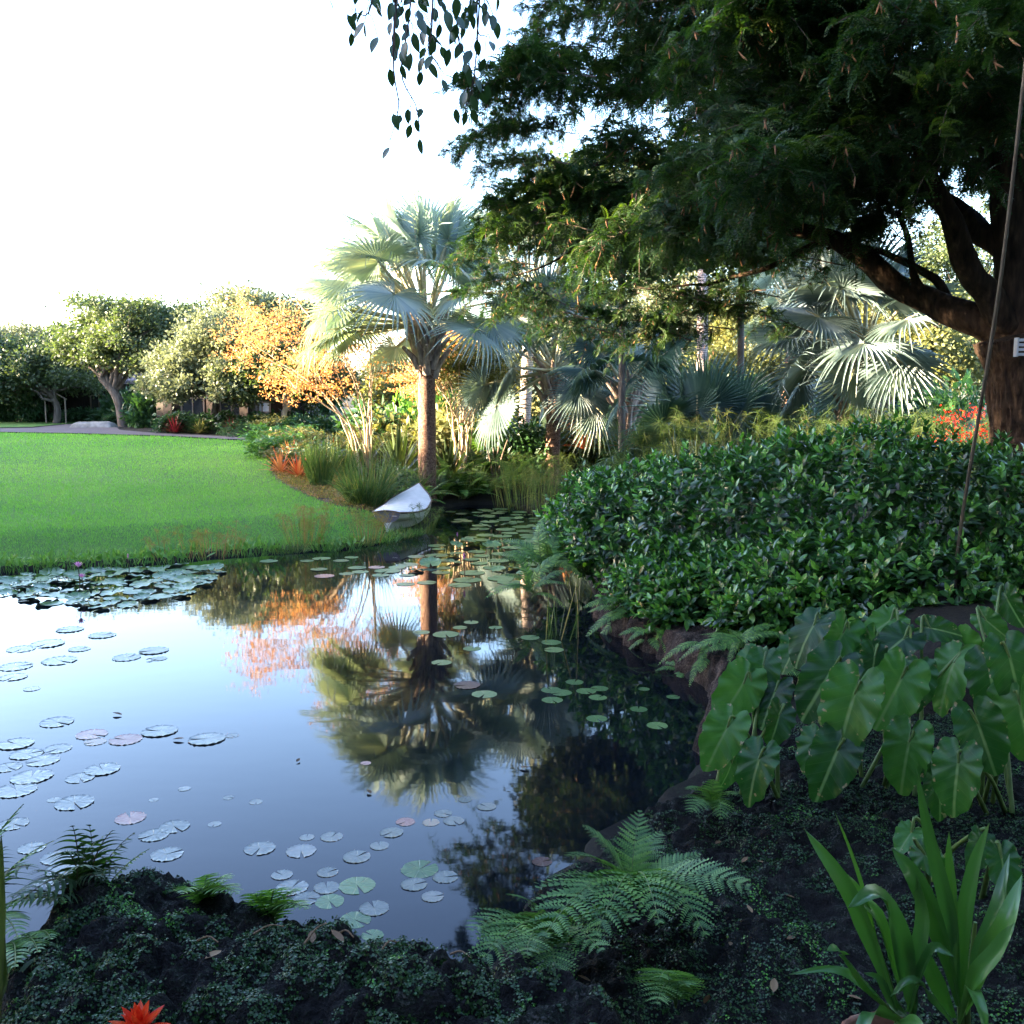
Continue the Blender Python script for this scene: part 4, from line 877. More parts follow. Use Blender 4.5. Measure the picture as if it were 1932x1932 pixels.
# ------------------------------------------------------------------ clipped hedge of glossy leaves over the pond wall
def hedge():
    es = []
    for u, v, d, ru, rv, rd in ((1120, 1010, 15.8, 75, 95, .75), (1200, 1005, 14.8, 120, 120, 1.0), (1330, 1005, 13.6, 140, 150, 1.1), (1470, 990, 12.8, 150, 160, 1.2), (1620, 985, 12.2, 160, 165, 1.3),
                                (1780, 990, 11.9, 170, 150, 1.3), (1950, 1010, 11.8, 180, 150, 1.3), (2120, 1020, 11.8, 180, 150, 1.3), (1250, 1110, 12.9, 95, 75, .7), (1400, 1115, 11.9, 110, 80, .7), (1560, 1100, 11.2, 130, 85, .7), (1310, 1150, 12.1, 95, 50, .55), (1450, 1160, 11.3, 105, 50, .6), (1620, 1160, 10.6, 120, 55, .7), (1750, 1090, 10.9, 160, 80, .8), (1960, 1090, 10.8, 170, 90, .8)):
        k = d / FPX; es.append((PD(u, v, d), np.array([ru * k, rd, rv * k])))
    base = PD(1500, 1150, 12.5); base[2] = .4
    t = thing('hedge', 'long dense hedge of glossy green leaves on the rocky pond bank', 'hedge', base)
    g = G(); st = G(); C = np.array([e[0] for e in es]); Rr = np.array([e[1] for e in es])
    n = 7000; k = rng.integers(0, len(es), n); d = rdir(n); P = C[k] + d * Rr[k] * rng.uniform(.86, 1.03, n)[:, None]
    P += (fbm(P * 1.3, 3, 4) - .5)[:, None] * d * .55
    ins = np.zeros(n)
    for j in range(len(es)): ins += (((P - C[j]) / Rr[j]) ** 2).sum(1) < .55
    ok = (ins == 0) & (P[:, 2] > .35); P, d = P[ok], nrm(d[ok] / Rr[k[ok]]); n = len(P)
    up = nrm(d * .8 + np.array([0, 0, .75]) + rng.normal(size=(n, 3)) * .35)
    L = rng.uniform(.10, .24, n); tip = P + up * L[:, None]
    longs = rng.random(n) < .03; tip[longs] += up[longs] * .22 + np.array([0, 0, .16])
    strips(st, P - up * .1, up, np.linalg.norm(tip - P, axis=1) + .1, .007, 0, 2, 0)
    m = 9; T = leaf_t(.46, 4, .12, -.18)
    for j in range(m):
        f = j / (m - 1); q = P + (tip - P) * f; a = j * 2.4 + rng.random(n) * 1.2
        x = nrm(np.cross(up, [.2, .3, .9])); y = np.cross(up, x)
        rad = x * np.cos(a)[:, None] + y * np.sin(a)[:, None]
        fw = nrm(rad * (1.15 - .75 * f) + up * (.45 + .7 * f) + rng.normal(size=(n, 3)) * .15)
        Rm = frames(fw, up - rad * .5 + rng.normal(size=(n, 3)) * .2)
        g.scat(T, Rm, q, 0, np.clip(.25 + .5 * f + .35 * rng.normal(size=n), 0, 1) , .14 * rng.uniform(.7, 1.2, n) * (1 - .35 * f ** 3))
    # inner leaves close the gaps
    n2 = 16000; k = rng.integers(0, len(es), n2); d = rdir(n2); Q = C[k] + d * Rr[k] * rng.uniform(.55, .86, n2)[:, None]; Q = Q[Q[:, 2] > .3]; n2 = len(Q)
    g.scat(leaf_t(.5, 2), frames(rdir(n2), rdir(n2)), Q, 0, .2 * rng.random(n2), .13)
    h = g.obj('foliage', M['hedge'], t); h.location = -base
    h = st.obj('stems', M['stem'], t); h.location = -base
hedge()

# ------------------------------------------------------------------ rocks
def rock(name, label, cat, poly, top, m, res=.018, slope=(0, 0), edge=.3, amp=.10, seed=0, base_z=-.3, kind=None, g_extra=None, rough=1.0):
    lo, hi = poly.min(0) - edge, poly.max(0) + edge
    X, Y = np.meshgrid(np.arange(lo[0], hi[0], res), np.arange(lo[1], hi[1], res)); wob = (fb2(X, Y, 1.6, 3, seed + 5) - .5) * .55 + (fb2(X, Y, 6, 3, seed + 6) - .5) * .30
    s = sdist(X, Y, poly) + wob * .6 + .04
    body = top + slope[0] * (X - poly[:, 0].mean()) + slope[1] * (Y - poly[:, 1].mean())
    Z = base_z + (body - base_z) * sst(s, -edge * .5, edge * .5) ** .8
    big_ = fb2(X, Y, 1.7, 3, seed) - .5; pit = fb2(X, Y, 6.5, 4, seed + 9, True) - .55; fine = fb2(X, Y, 26, 3, seed + 3) - .5
    inn = sst(s, -edge, 0)
    pit2 = fb2(X, Y, 13, 3, seed + 19, True) - .6; crk = fb2(X, Y, 3.0, 3, seed + 29); crk = -np.exp(-((crk - .5) / .018) ** 2)
    Z = Z + inn * (big_ * amp * 1.3 + pit * amp * .5 * rough + pit2 * .09 * rough + fine * .045 * rough + crk * .05 * rough)
    mask = s > -edge * .75
    g = G(); grid(g, X, Y, Z, mask); o = g.obj(name, m, kind=kind)
    if label: o['label'] = label
    if cat: o['category'] = cat
    return o, (X, Y, Z, s)
def sample(grd, n, smin=.03):
    X, Y, Z, s = grd; ny, nx = X.shape; i = rng.integers(1, ny - 1, n * 3); j = rng.integers(1, nx - 1, n * 3); ok = s[i, j] > smin
    i, j = i[ok][:n], j[ok][:n]; h = X[0, 1] - X[0, 0]
    N = nrm(np.stack([-(Z[i, j + 1] - Z[i, j - 1]) / (2 * h), -(Z[i + 1, j] - Z[i - 1, j]) / (2 * h), np.ones(len(i))], 1))
    return np.stack([X[i, j] + rng.uniform(-.5, .5, len(i)) * h, Y[i, j] + rng.uniform(-.5, .5, len(i)) * h, Z[i, j]], 1), N
def ground_z(grd, x, y):
    X, Y, Z, s = grd; j = int(np.clip((x - X[0, 0]) / (X[0, 1] - X[0, 0]), 0, X.shape[1] - 1)); i = int(np.clip((y - Y[0, 0]) / (Y[1, 0] - Y[0, 0]), 0, X.shape[0] - 1))
    return float(Z[i, j])
frk = polyarr([(-80, 2040), (10, 1890), (70, 1800), (130, 1730), (200, 1690), (300, 1670), (400, 1690), (480, 1712), (560, 1735), (660, 1762), (740, 1792), (850, 1822), (950, 1838), (1080, 1868), (1180, 1905), (1210, 2100)], 1.22)
frk = np.concatenate([frk, [[1.1, 1.2], [-1.9, 1.2]]])
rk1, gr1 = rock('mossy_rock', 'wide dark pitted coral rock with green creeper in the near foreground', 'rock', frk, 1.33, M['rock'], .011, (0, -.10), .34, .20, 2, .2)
def creeper(name, label, grd, n, size, thr, seed, m=M['moss'], sc=3.0):
    P, N = sample(grd, n); k = fb2(P[:, 0], P[:, 1], sc, 3, seed) + .12 * (fb2(P[:, 0], P[:, 1], 14, 2, seed + 1) - .5) > thr; P, N = P[k], N[k]; n = len(P)
    T = (np.array([[0, 0, 0], [.45, .3, .05], [.4, .8, .05], [0, 1, 0], [-.4, .8, .05], [-.45, .3, .05]]), np.array([[0, 1, 2, 3], [0, 3, 4, 5]]))
    g = G(); d = rdir(n); d = nrm(d - N * (d * N).sum(1)[:, None] * .8)
    pat = fb2(P[:, 0], P[:, 1], 5, 2, seed + 7)
    g.scat(T, frames(d, N + rng.normal(size=(n, 3)) * .35), P + N * rng.uniform(.002, .012, n)[:, None], 0, np.clip(rng.random(n) * .75 + .45 * (pat > .66), 0, 1), size * rng.uniform(.6, 1.3, n))
    return g.obj(name, m, kind='stuff', label=label)
creeper('ground_cover', 'tiny round leaved creeper spread over the near rock', gr1, 200000, .0078, .49, 31, sc=9)
# shaded mossy bank between the rock and the taro plants
bk = bankp
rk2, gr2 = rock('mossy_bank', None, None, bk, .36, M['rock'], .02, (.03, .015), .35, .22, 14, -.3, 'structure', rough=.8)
creeper('ground_cover', 'tiny creeper leaves spread over the shaded bank behind the ferns', gr2, 150000, .011, .47, 55, sc=4.5)
# brown rock face under the hedge
for i, (pl, tp, lb) in enumerate(((([(1185, 1215), (1240, 1235), (1300, 1275), (1365, 1325), (1420, 1310), (1450, 1180), (1300, 1130), (1200, 1160)]), .40, 'brown rock face rising from the water under the hedge'),
                                  (([(1120, 1150), (1180, 1215), (1240, 1180), (1200, 1120)]), .30, 'low brown rock overhung by ferns at the hedge corner'),
                                  (([(1365, 1330), (1340, 1400), (1310, 1470), (1420, 1440), (1500, 1330), (1440, 1280)]), .42, 'dark low rock at the waterline left of the taro leaves'))):
    rock('pond_rock', lb, 'rock', polyarr(pl, 0.0), tp, M['brock'], .03, (.05, .02), .30, .16, 20 + i, -.35)
g = G()
# litter on the near rock: twigs and a few dead leaves
for u, v, a, l in ((575, 1830, 1.1, .12), (480, 1830, .3, .10), (375, 1850, -.3, .08), (640, 1800, -.6, .07), (720, 1870, .7, .06), (850, 1850, -.5, .08), (950, 1880, .4, .09)):
    p = PZ(u, v, 1.3); z = ground_z(gr1, p[0], p[1]) + .012; d = np.array([math.cos(a), math.sin(a), .1]) * l
    g = G(); tube(g, spl([[0, 0, 0], d * .5 + [0, .01, .012], d], 8), lerp(.004, .0022, 8), 6); g.obj('fallen_twig', M['dry'], None, label='small dry twig lying on the mossy near rock', cat='twig', group='twigs on the near rock', loc=(p[0], p[1], z))
for j, (u, v, lb) in enumerate(((590, 1825, 'curled dry leaf beside the longest twig on the near rock'), (420, 1862, 'pale yellow green fallen leaf above the red flower'), (650, 1870, 'brown dead leaf in the middle of the near rock'), (1360, 1560, 'dry leaf lying at the top of the shaded bank'), (1400, 1610, 'brown broken leaf lying below the taro leaves'), (1115, 1800, 'rusty dead leaf under the fern clump'))):
    p = PZ(u, v, 1.3 if j < 3 else .45); gz = gr1 if j < 3 else gr2; z = ground_z(gz, p[0], p[1]) + .02; g = G(); T = leaf_t(.4, 6, .22, .12)
    g.scat(T, frames(rdir(1) * [1, 1, .2], np.array([[.1, .1, 1]])), np.zeros((1, 3)), 0, np.array([.9 if j == 1 else .4]), [.07]); g.obj('fallen_leaf', M['dry'], None, label=lb, cat='leaf', loc=(p[0], p[1], z))

for i, (u, v) in enumerate(((1450, 1600), (1500, 1660), (1420, 1700), (1380, 1760), (1500, 1760), (1460, 1840), (1600, 1830), (1330, 1840), (1240, 1830), (1560, 1900), (1420, 1890), (1650, 1740))):
    p = PZ(u, v, .45); z = ground_z(gr2, p[0], p[1]) + .02; g = G(); g.scat(leaf_t(.4, 6, .22, .15), frames(rdir(1) * [1, 1, .2], np.array([[.2, .1, 1]])), np.zeros((1, 3)), 0, np.array([rng.random()]), [rng.uniform(.05, .10)])
    g.obj('fallen_leaf', M['dry'], None, label='small dry leaf lying on the dark shaded bank', cat='leaf', group='dry leaves on the shaded bank', loc=(p[0], p[1], z))
# ------------------------------------------------------------------ elephant ear plants
def taro_mesh(seed):
    r0 = np.random.default_rng(seed); na, nr = 56, 9; g = G(); ph = np.linspace(-math.pi * .975, math.pi * .975, na)
    a = np.abs(ph) / math.pi
    Ro = np.interp(a, [0, .06, .15, .3, .45, .6, .75, .88, .96, 1], [1.0, .90, .74, .57, .50, .50, .54, .52, .38, .10])
    Ro = Ro * (1 + .025 * np.sin(ph * 11 + seed) + .02 * r0.normal(size=na)); V = []; Rn = []; Q = []
    cup, arch, wv = r0.uniform(-.05, .4), r0.uniform(.1, .6), r0.uniform(.035, .08)
    for i in range(nr):
        s = (i / (nr - 1))
        rr = Ro * s; x = np.sin(ph) * rr * .86; y = np.cos(ph) * rr
        lat = np.cos(2 * np.pi * (y - .75 * np.abs(x)) / .19)
        z = cup * np.abs(x) * 1.1 - arch * np.maximum(y, 0) ** 2 * .55 - .35 * np.maximum(-y, 0) ** 1.5 + wv * s ** 3 * np.sin(ph * 9 + seed * 2) * (a > .08) - .012 * lat * s
        V.append(np.stack([x, y, z], 1)); Rn.append(np.full(na, s)); Q.append(np.stack([x, y, 0 * x], 1))
    V = np.concatenate(V); i = (np.arange(nr - 1)[:, None] * na + np.arange(na - 1)[None]); F = np.stack([i, i + 1, i + na + 1, i + na], -1).reshape(-1, 4)
    g.add(V, F, 0, np.concatenate(Rn), np.concatenate(Q)); return g.mesh('leaf', [M['taro']])
TARO = [taro_mesh(i) for i in range(9)]
def taro(label, basepx, zb, leaves):
    base = PZ(*basepx, zb); t = thing('elephant_ear_plant', label, 'plant', base, 'elephant ear plants on the near bank')
    for (u, v, u2, v2, d, roll) in leaves:
        J = PD(u, v, d); tp = PD(u2, v2, d - .12); L = np.linalg.norm(tp - J); fw = nrm(tp - J); vw = nrm(np.array([0, 0, CAMZ]) - J)
        up = nrm(vw * 1.0 + np.array([-.25 + roll * 1.5 + rng.normal() * .35, -.1, .35 + rng.normal() * .3])); l, Mx = place('leaf', TARO[rng.integers(0, 9)], t, J - base, fw, up, L * .92 * rng.uniform(.85, 1.08), True)
        g = G(); s = np.array([rng.normal() * .12, rng.normal() * .12, -.05]); e = J - base; bend = e + np.array([0, 0, .06]) - nrm(fw * [1, 1, 0]) * .06
        P = spl([s, s * .6 + e * .4 + [0, 0, .12], bend, e], 14); g2 = G(); tube(g2, P, lerp(.017, .007, 14), 8)
        k = g2.obj('stalk', M['stem'], l); k.matrix_local = Mx.inverted()
taro('elephant ear plant with bright leaves drooping at the water edge', (1440, 1490), .45,
     [(1402, 1290, 1345, 1385, 6.6, -.1), (1372, 1372, 1318, 1478, 6.2, -.2), (1432, 1432, 1400, 1532, 5.9, .1), (1462, 1305, 1428, 1395, 6.6, .1), (1418, 1245, 1385, 1330, 6.9, -.3), (1440, 1255, 1425, 1345, 6.7, .3), (1380, 1440, 1362, 1500, 6.3, .7), (1470, 1350, 1450, 1430, 6.4, .6)])
taro('elephant ear plant with the largest pale veined leaf in the middle of the group', (1590, 1470), .42,
     [(1535, 1180, 1485, 1265, 7.0, -.1), (1590, 1195, 1545, 1275, 7.1, .2), (1572, 1262, 1500, 1372, 6.4, -.1), (1612, 1310, 1568, 1452, 5.9, 0), (1580, 1415, 1532, 1530, 5.8, .15), (1540, 1400, 1520, 1480, 6.1, -.4), (1650, 1240, 1640, 1330, 6.8, .6), (1505, 1215, 1462, 1285, 7.2, -.5)])
taro('elephant ear plant with wide dark flat leaves behind the largest leaf', (1700, 1480), .45,
     [(1700, 1280, 1650, 1385, 6.3, .1), (1705, 1205, 1640, 1252, 6.9, -.2), (1755, 1185, 1835, 1200, 7.0, .0), (1650, 1215, 1615, 1290, 7.1, .4), (1715, 1400, 1690, 1530, 6.0, -.2), (1735, 1270, 1728, 1360, 6.6, .5), (1680, 1170, 1615, 1215, 7.4, .1), (1800, 1250, 1760, 1350, 6.8, -.5)])
taro('elephant ear plant at the right edge with big rounded shaded leaves', (1860, 1500), .45,
     [(1868, 1265, 1885, 1385, 6.2, .1), (1845, 1365, 1885, 1478, 5.7, 0), (1808, 1440, 1790, 1560, 5.6, -.1), (1905, 1240, 1940, 1370, 5.9, .2), (1770, 1470, 1782, 1570, 5.9, .4), (1860, 1170, 1915, 1215, 7.0, .1), (1900, 1130, 1932, 1190, 7.2, -.2), (1820, 1220, 1870, 1300, 7.0, -.3), (1925, 1330, 1945, 1460, 5.8, -.4)])
taro('low elephant ear plant with two dim broad leaves behind the cane plants', (1800, 1700), .35,
     [(1745, 1612, 1800, 1665, 4.6, -.1), (1890, 1620, 1905, 1720, 4.7, .1), (1720, 1570, 1690, 1610, 4.9, 0), (1850, 1590, 1830, 1660, 5.0, .3)])

# ------------------------------------------------------------------ ferns near the camera
def fern_plant(label, at, zb, fr, ms, group=None, name='fern'):
    """fr: list of (tip u, tip v, distance, mesh index)"""
    base = PZ(at[0], at[1], zb); t = thing(name, label, 'fern', base, group)
    for (u, v, d, k, lift) in fr:
        T = PD(u, v, d) - base; L = np.linalg.norm(T); hd = T.copy(); hd[2] = 0
        me, arch = ms[k % len(ms)]
        # the frond is built with its tip at (0, .9, -arch+rise): turn it so the tip lands on T
        tipl = np.array([0, 1 - .10 * arch, lift - arch]); a = math.atan2(tipl[2], tipl[1]); b = math.atan2(T[2], np.linalg.norm(hd)); c = b - a
        h = nrm(hd) if np.linalg.norm(hd) > .02 else np.array([0, -1, 0.]); fw = h * math.cos(c) + np.array([0, 0, 1]) * math.sin(c); up = -h * math.sin(c) + np.array([0, 0, 1]) * math.cos(c)
        place('frond', me, t, (0, 0, 0), fw, up + rng.normal(size=3) * .12, L / np.linalg.norm(tipl))
    return t
FM = [(fern_g(1, 17, .27, .058, .55, 5, 9, .35, .35).mesh('frond', [M['fernpale'], M['stem']]), .55), (fern_g(1, 16, .28, .058, .75, 5, 9, .5, .45).mesh('frond', [M['fern'], M['stem']]), .75),
      (fern_g(1, 19, .25, .055, .4, 5, 9, .3, .3).mesh('frond', [M['fernpale'], M['stem']]), .4)]
LIFT = {0: .35, 1: .45, 2: .3}
def FR(L): return [(u, v, d, k, LIFT[k]) for u, v, d, k in L]
fern_plant('big fern with the broad arching frond spread over the dark bank', (1190, 1690), .5, FR([(1400, 1690, 4.5, 0), (1100, 1560, 5.0, 2), (1060, 1610, 4.8, 0), (1245, 1740, 4.2, 1), (1090, 1700, 4.3, 2), (1320, 1610, 5.1, 2), (1210, 1530, 5.3, 1), (1280, 1650, 4.8, 0), (1010, 1760, 4.1, 0), (1150, 1770, 4.1, 1), (1250, 1570, 5.3, 0), (1180, 1600, 5.1, 1), (1350, 1760, 4.3, 1)]), FM)
fern_plant('light green fern clump lower left of the big fern', (1040, 1790), .4, FR([(880, 1750, 4.2, 0), (960, 1690, 4.5, 1), (1000, 1800, 3.9, 2), (920, 1830, 3.9, 1), (1080, 1710, 4.4, 0), (1110, 1800, 4.0, 0), (1060, 1840, 3.9, 2), (980, 1720, 4.4, 2), (1190, 1740, 4.2, 0), (930, 1790, 4.0, 2)]), FM)
fern_plant('small bright fern at the foot of the elephant ear leaves', (1345, 1530), .42, FR([(1300, 1490, 6.0, 1), (1340, 1470, 6.1, 0), (1390, 1500, 6.0, 1), (1300, 1530, 5.8, 0), (1370, 1545, 5.8, 1)]), FM)
fern_plant('small dark fern in the hollow at the bottom edge', (1275, 1900), .45, FR([(1225, 1845, 3.7, 0), (1300, 1860, 3.7, 2), (1225, 1890, 3.6, 0)]), [(m, a) for m, a in FM])
FB = [(fern_g(1, 18, .22, .05, .45, 5, 0, .3, .3, .03).mesh('frond', [M['fern'], M['stem']]), .35)]
fern_plant('little bright fern on the crest of the near rock', (385, 1712), 1.22, [(u, v, d, 0, .3) for u, v, d in ((425, 1640, 3.35), (445, 1662, 3.3), (400, 1632, 3.4), (345, 1665, 3.3))], FB)
fern_plant('pale fern sprig at the rock edge beside the lily pads', (510, 1748), 1.2, [(u, v, d, 0, .3) for u, v, d in ((555, 1665, 3.3), (470, 1668, 3.25), (575, 1690, 3.2), (530, 1655, 3.2))], FB)
# wispy dark ferns, bottom left
FD = [(fern_g(1, 11, .26, .038, .5, 6, 0, .75, .45, .25, mi2=1).mesh('frond', [M['ferndark'], M['darkstem']]), .5), (fern_g(1, 13, .22, .04, .8, 6, 0, 1.0, .6, .25, mi2=1).mesh('frond', [M['ferndark'], M['darkstem']]), .8), (fern_g(1, 22, .14, .035, .45, 5, 0, .4, .3, .15).mesh('frond', [M['fern'], M['stem']]), .45)]
LIFT2 = {0: .45, 1: .6, 2: .3}
def FR2(L): return [(u, v, d, k, LIFT2[k]) for u, v, d, k in L]
fern_plant('wiry dark fern with drooping tattered fronds left of the near rock', (170, 1760), 1.1, FR2([(120, 1560, 3.4, 0), (200, 1600, 3.5, 1), (60, 1640, 3.3, 0), (280, 1605, 3.6, 2), (230, 1640, 3.4, 1), (90, 1700, 3.2, 0), (150, 1590, 3.5, 1), (10, 1690, 3.2, 0), (130, 1640, 3.2, 0), (170, 1660, 3.3, 1), (240, 1690, 3.4, 0), (160, 1555, 3.6, 0), (100, 1610, 3.3, 1), (250, 1575, 3.6, 0), (50, 1700, 3.1, 1), (200, 1570, 3.4, 0)]), FD, name='fern')
fern_plant('thin green fern at the left edge above the water', (-60, 1800), 1.0, FR2([(40, 1520, 3.6, 2), (95, 1590, 3.5, 2), (40, 1640, 3.3, 0), (110, 1710, 3.2, 2), (30, 1770, 3.0, 2), (0, 1600, 3.5, 0)]), FD)
fern_plant('bright low fern in the corner below the wiry fern', (20, 1850), 1.0, FR2([(100, 1770, 3.0, 2), (60, 1800, 2.9, 2), (30, 1790, 3.1, 2), (70, 1850, 2.8, 0), (10, 1830, 2.8, 2)]), FD)
# ferns hanging on the rock under the hedge and at the corner
FH = [(fern_g(1, 26, .16, .035, .9, 3, 0, .5, .35).mesh('frond', [M['fern'], M['stem']]), .9), (fern_g(1, 22, .20, .04, .6, 3, 0, .4, .5).mesh('frond', [M['fern'], M['stem']]), .6)]
def hang_fern(label, u, v, d, n, L, down=-.4):
    b = PD(u, v, d); t = thing('fern', label, 'fern', b)
    for i in range(n):
        a = rng.uniform(0, 6.28); me, _ = FH[i % 2]; fw = nrm([math.cos(a), math.sin(a) * .7 - .4, down + rng.uniform(.2, .9)]); place('frond', me, t, rng.normal(size=3) * .05, fw, (rng.normal() * .2, -.3, 1), L * rng.uniform(.7, 1.15))
hang_fern('fern hanging over the low brown rock at the hedge corner', 1195, 1165, 12.9, 16, .75)
hang_fern('pale fern growing on the brown rock face', 1345, 1230, 10.7, 10, .5)
hang_fern('fern spilling from under the hedge onto the rock face', 1240, 1195, 12.0, 12, .6)
hang_fern('long fern spilling over the top of the rock face near the elephant ear leaves', 1400, 1215, 10.4, 12, .55)
hang_fern('fern at the waterline under the middle of the rock face', 1300, 1268, 11.0, 9, .42)
hang_fern('fern filling the corner between rock face and elephant ear leaves', 1425, 1275, 9.6, 10, .5)
hang_fern('small fern in a crack of the rock face', 1270, 1255, 11.4, 7, .4)
hang_fern('feathery fern at the water edge left of the hedge', 1030, 1080, 15.2, 14, .95, .2)
hang_fern('bright fern fanning over the lily pads below the hedge', 1000, 1120, 14.2, 9, .8, .3)

# ------------------------------------------------------------------ cane plants in a clay pot, bottom right
def ribbon(t, name, pts, d, w, m, ds=None, n=14, fold=.25):
    P = spl([PD(u, v, d + (ds[i] if ds else 0)) - np.array(t.location) for i, (u, v) in enumerate(pts)], n); g = G(); tt = np.linspace(0, 1, n)
    tan = nrm(np.gradient(P, axis=0)); vw = nrm(np.array([0, 0, CAMZ]) - P - np.array(t.location)); side = nrm(np.cross(tan, vw + np.array([-.35 + rng.normal() * .4, .2, .5])))
    up = np.cross(side, tan); ww = w * .5 * np.minimum(1, .28 + tt * 2.0) * (1 - tt ** 3.2) ** .8; V = []
    off = np.linspace(-1, 1, 7)
    for o_ in off: V.append(P + side * (ww * .78 * o_)[:, None] + up * (ww * fold * abs(o_) * 1.2 + .004 * np.sin(tt * 14 + o_ * 3) * abs(o_))[:, None])
    V = np.stack(V, 1); q = np.zeros((n, 7, 3)); q[..., 0] = off; q[..., 1] = tt[:, None]
    i = np.arange(n - 1)[:, None] * 7 + np.arange(6)[None]; g.add(V.reshape(-1, 3), np.stack([i, i + 1, i + 8, i + 7], -1).reshape(-1, 4), 0, rng.uniform(.1, .9), q.reshape(-1, 3))
    return g.obj(name, m, t)
c1 = PD(1685, 1945, 3.55)
k1 = thing('cane_plant', 'broad leaved cane plant in the clay pot, its long leaf leaning left', 'plant', c1)
for pts, w, ds in ((((1690, 1905), (1640, 1760), (1590, 1660), (1518, 1565)), .105, (0, 0, 0, .1)), (((1672, 1860), (1640, 1720), (1610, 1620), (1575, 1532)), .022, None), (((1700, 1870), (1660, 1740), (1620, 1690), (1600, 1650)), .075, None),
                   (((1720, 1905), (1700, 1790), (1660, 1690), (1600, 1712)), .125, (0, 0, -.1, -.25)), (((1690, 1920), (1620, 1850), (1570, 1830), (1488, 1838)), .05, None), (((1695, 1925), (1640, 1860), (1590, 1800), (1560, 1792)), .10, (0, -.1, -.2, -.25)),
                   (((1715, 1910), (1735, 1800), (1742, 1720), (1728, 1650)), .09, None), (((1725, 1915), (1730, 1860), (1760, 1790), (1800, 1805)), .07, (0, 0, -.1, -.15)), (((1700, 1925), (1650, 1910), (1620, 1960), (1610, 2020)), .08, (0, -.2, -.3, -.35)),
                   (((1720, 1925), (1690, 1900), (1660, 1850), (1630, 1835)), .05, None), (((1690, 1930), (1720, 1930), (1740, 1960), (1750, 2020)), .08, (0, -.2, -.3, -.3))):
    ribbon(k1, 'leaf', pts, 3.5, w, M['ginger'], ds)
g = G()
for a in (((1695, 2000), (1690, 1900), (1660, 1800), (1640, 1740)), ((1715, 2000), (1722, 1900), (1715, 1820), (1700, 1760))): tube(g, spl([PD(u, v, 3.52) - c1 for u, v in a], 12), lerp(.015, .008, 12), 8)
g.obj('stem', M['stem'], k1)
c2 = PD(1812, 1940, 3.75)
k2 = thing('cane_plant', 'tall upright cane plant right of the clay pot with a spear shaped new leaf', 'plant', c2)
for pts, w, ds in ((((1808, 1880), (1795, 1740), (1760, 1600), (1728, 1450)), .085, None), (((1810, 1900), (1775, 1760), (1730, 1660), (1682, 1598)), .12, (0, -.1, -.15, -.1)), (((1815, 1900), (1818, 1760), (1835, 1650), (1866, 1552)), .09, None),
                   (((1800, 1880), (1800, 1740), (1794, 1640), (1790, 1570)), .06, None), (((1818, 1900), (1850, 1800), (1885, 1700), (1905, 1610)), .085, (0, -.1, -.1, 0)), (((1822, 1910), (1870, 1800), (1900, 1740), (1928, 1650)), .12, (0, -.15, -.2, -.1)),
                   (((1812, 1930), (1840, 1850), (1885, 1790), (1915, 1740)), .10, (0, -.2, -.25, -.25)), (((1800, 1920), (1770, 1860), (1745, 1800), (1735, 1720)), .09, None), (((1800, 1935), (1760, 1880), (1720, 1850), (1680, 1880)), .06, (0, -.2, -.25, -.25)),
                   (((1808, 1930), (1830, 1870), (1850, 1900), (1860, 1960)), .07, (0, -.2, -.3, -.35))):
    ribbon(k2, 'leaf', pts, 3.65, w, M['ginger'], ds)
g = G(); tube(g, spl([PD(u, v, 3.7) - c2 for u, v in ((1815, 2010), (1812, 1900), (1808, 1800), (1800, 1740))], 12), lerp(.016, .008, 12), 8)
tube(g, spl([PD(u, v, 3.7) - c2 for u, v in ((1828, 2010), (1825, 1900), (1832, 1820), (1840, 1740))], 12), lerp(.015, .008, 12), 8); g.obj('stem', M['stem'], k2)
pc = PD(1690, 1990, 3.35); M['clay'] = noisemat('terracotta', [(.3, (.10, .045, .028)), (.6, (.24, .11, .07)), (.75, (.17, .13, .10))], 14, .85, .5)
pot = thing('clay_pot', 'terracotta pot with rope patterned rim cut by the bottom edge', 'pot', pc)
g = G(); th = np.linspace(0, 2 * np.pi, 72, endpoint=False)
prof = [(.12, -.30), (.155, -.15), (.185, -.02), (.20, .0), (.212, .012), (.21, .03), (.195, .036), (.182, .028), (.178, -.01), (.16, -.03)]
Vp = np.array([[[r_ * math.cos(a) * (1 + (.012 * math.sin(a * 48 + z * 40) if r_ > .199 else 0)), r_ * math.sin(a) * (1 + (.012 * math.sin(a * 48 + z * 40) if r_ > .199 else 0)), z] for a in th] for r_, z in prof]).reshape(-1, 3)
F = [[i * 72 + j, i * 72 + (j + 1) % 72, (i + 1) * 72 + (j + 1) % 72, (i + 1) * 72 + j] for i in range(len(prof) - 1) for j in range(72)]
g.add(Vp, F); g.obj('pot_body', M['clay'], pot)
g = G(); r_ = np.linspace(0, .165, 8); g.add(np.array([[a * math.cos(b), a * math.sin(b), -.028 + .012 * math.sin(a * 60 + b * 5)] for a in r_ for b in th]), [[i * 72 + j, i * 72 + (j + 1) % 72, (i + 1) * 72 + (j + 1) % 72, (i + 1) * 72 + j] for i in range(7) for j in range(72)]); g.obj('soil', M['soil'], pot)

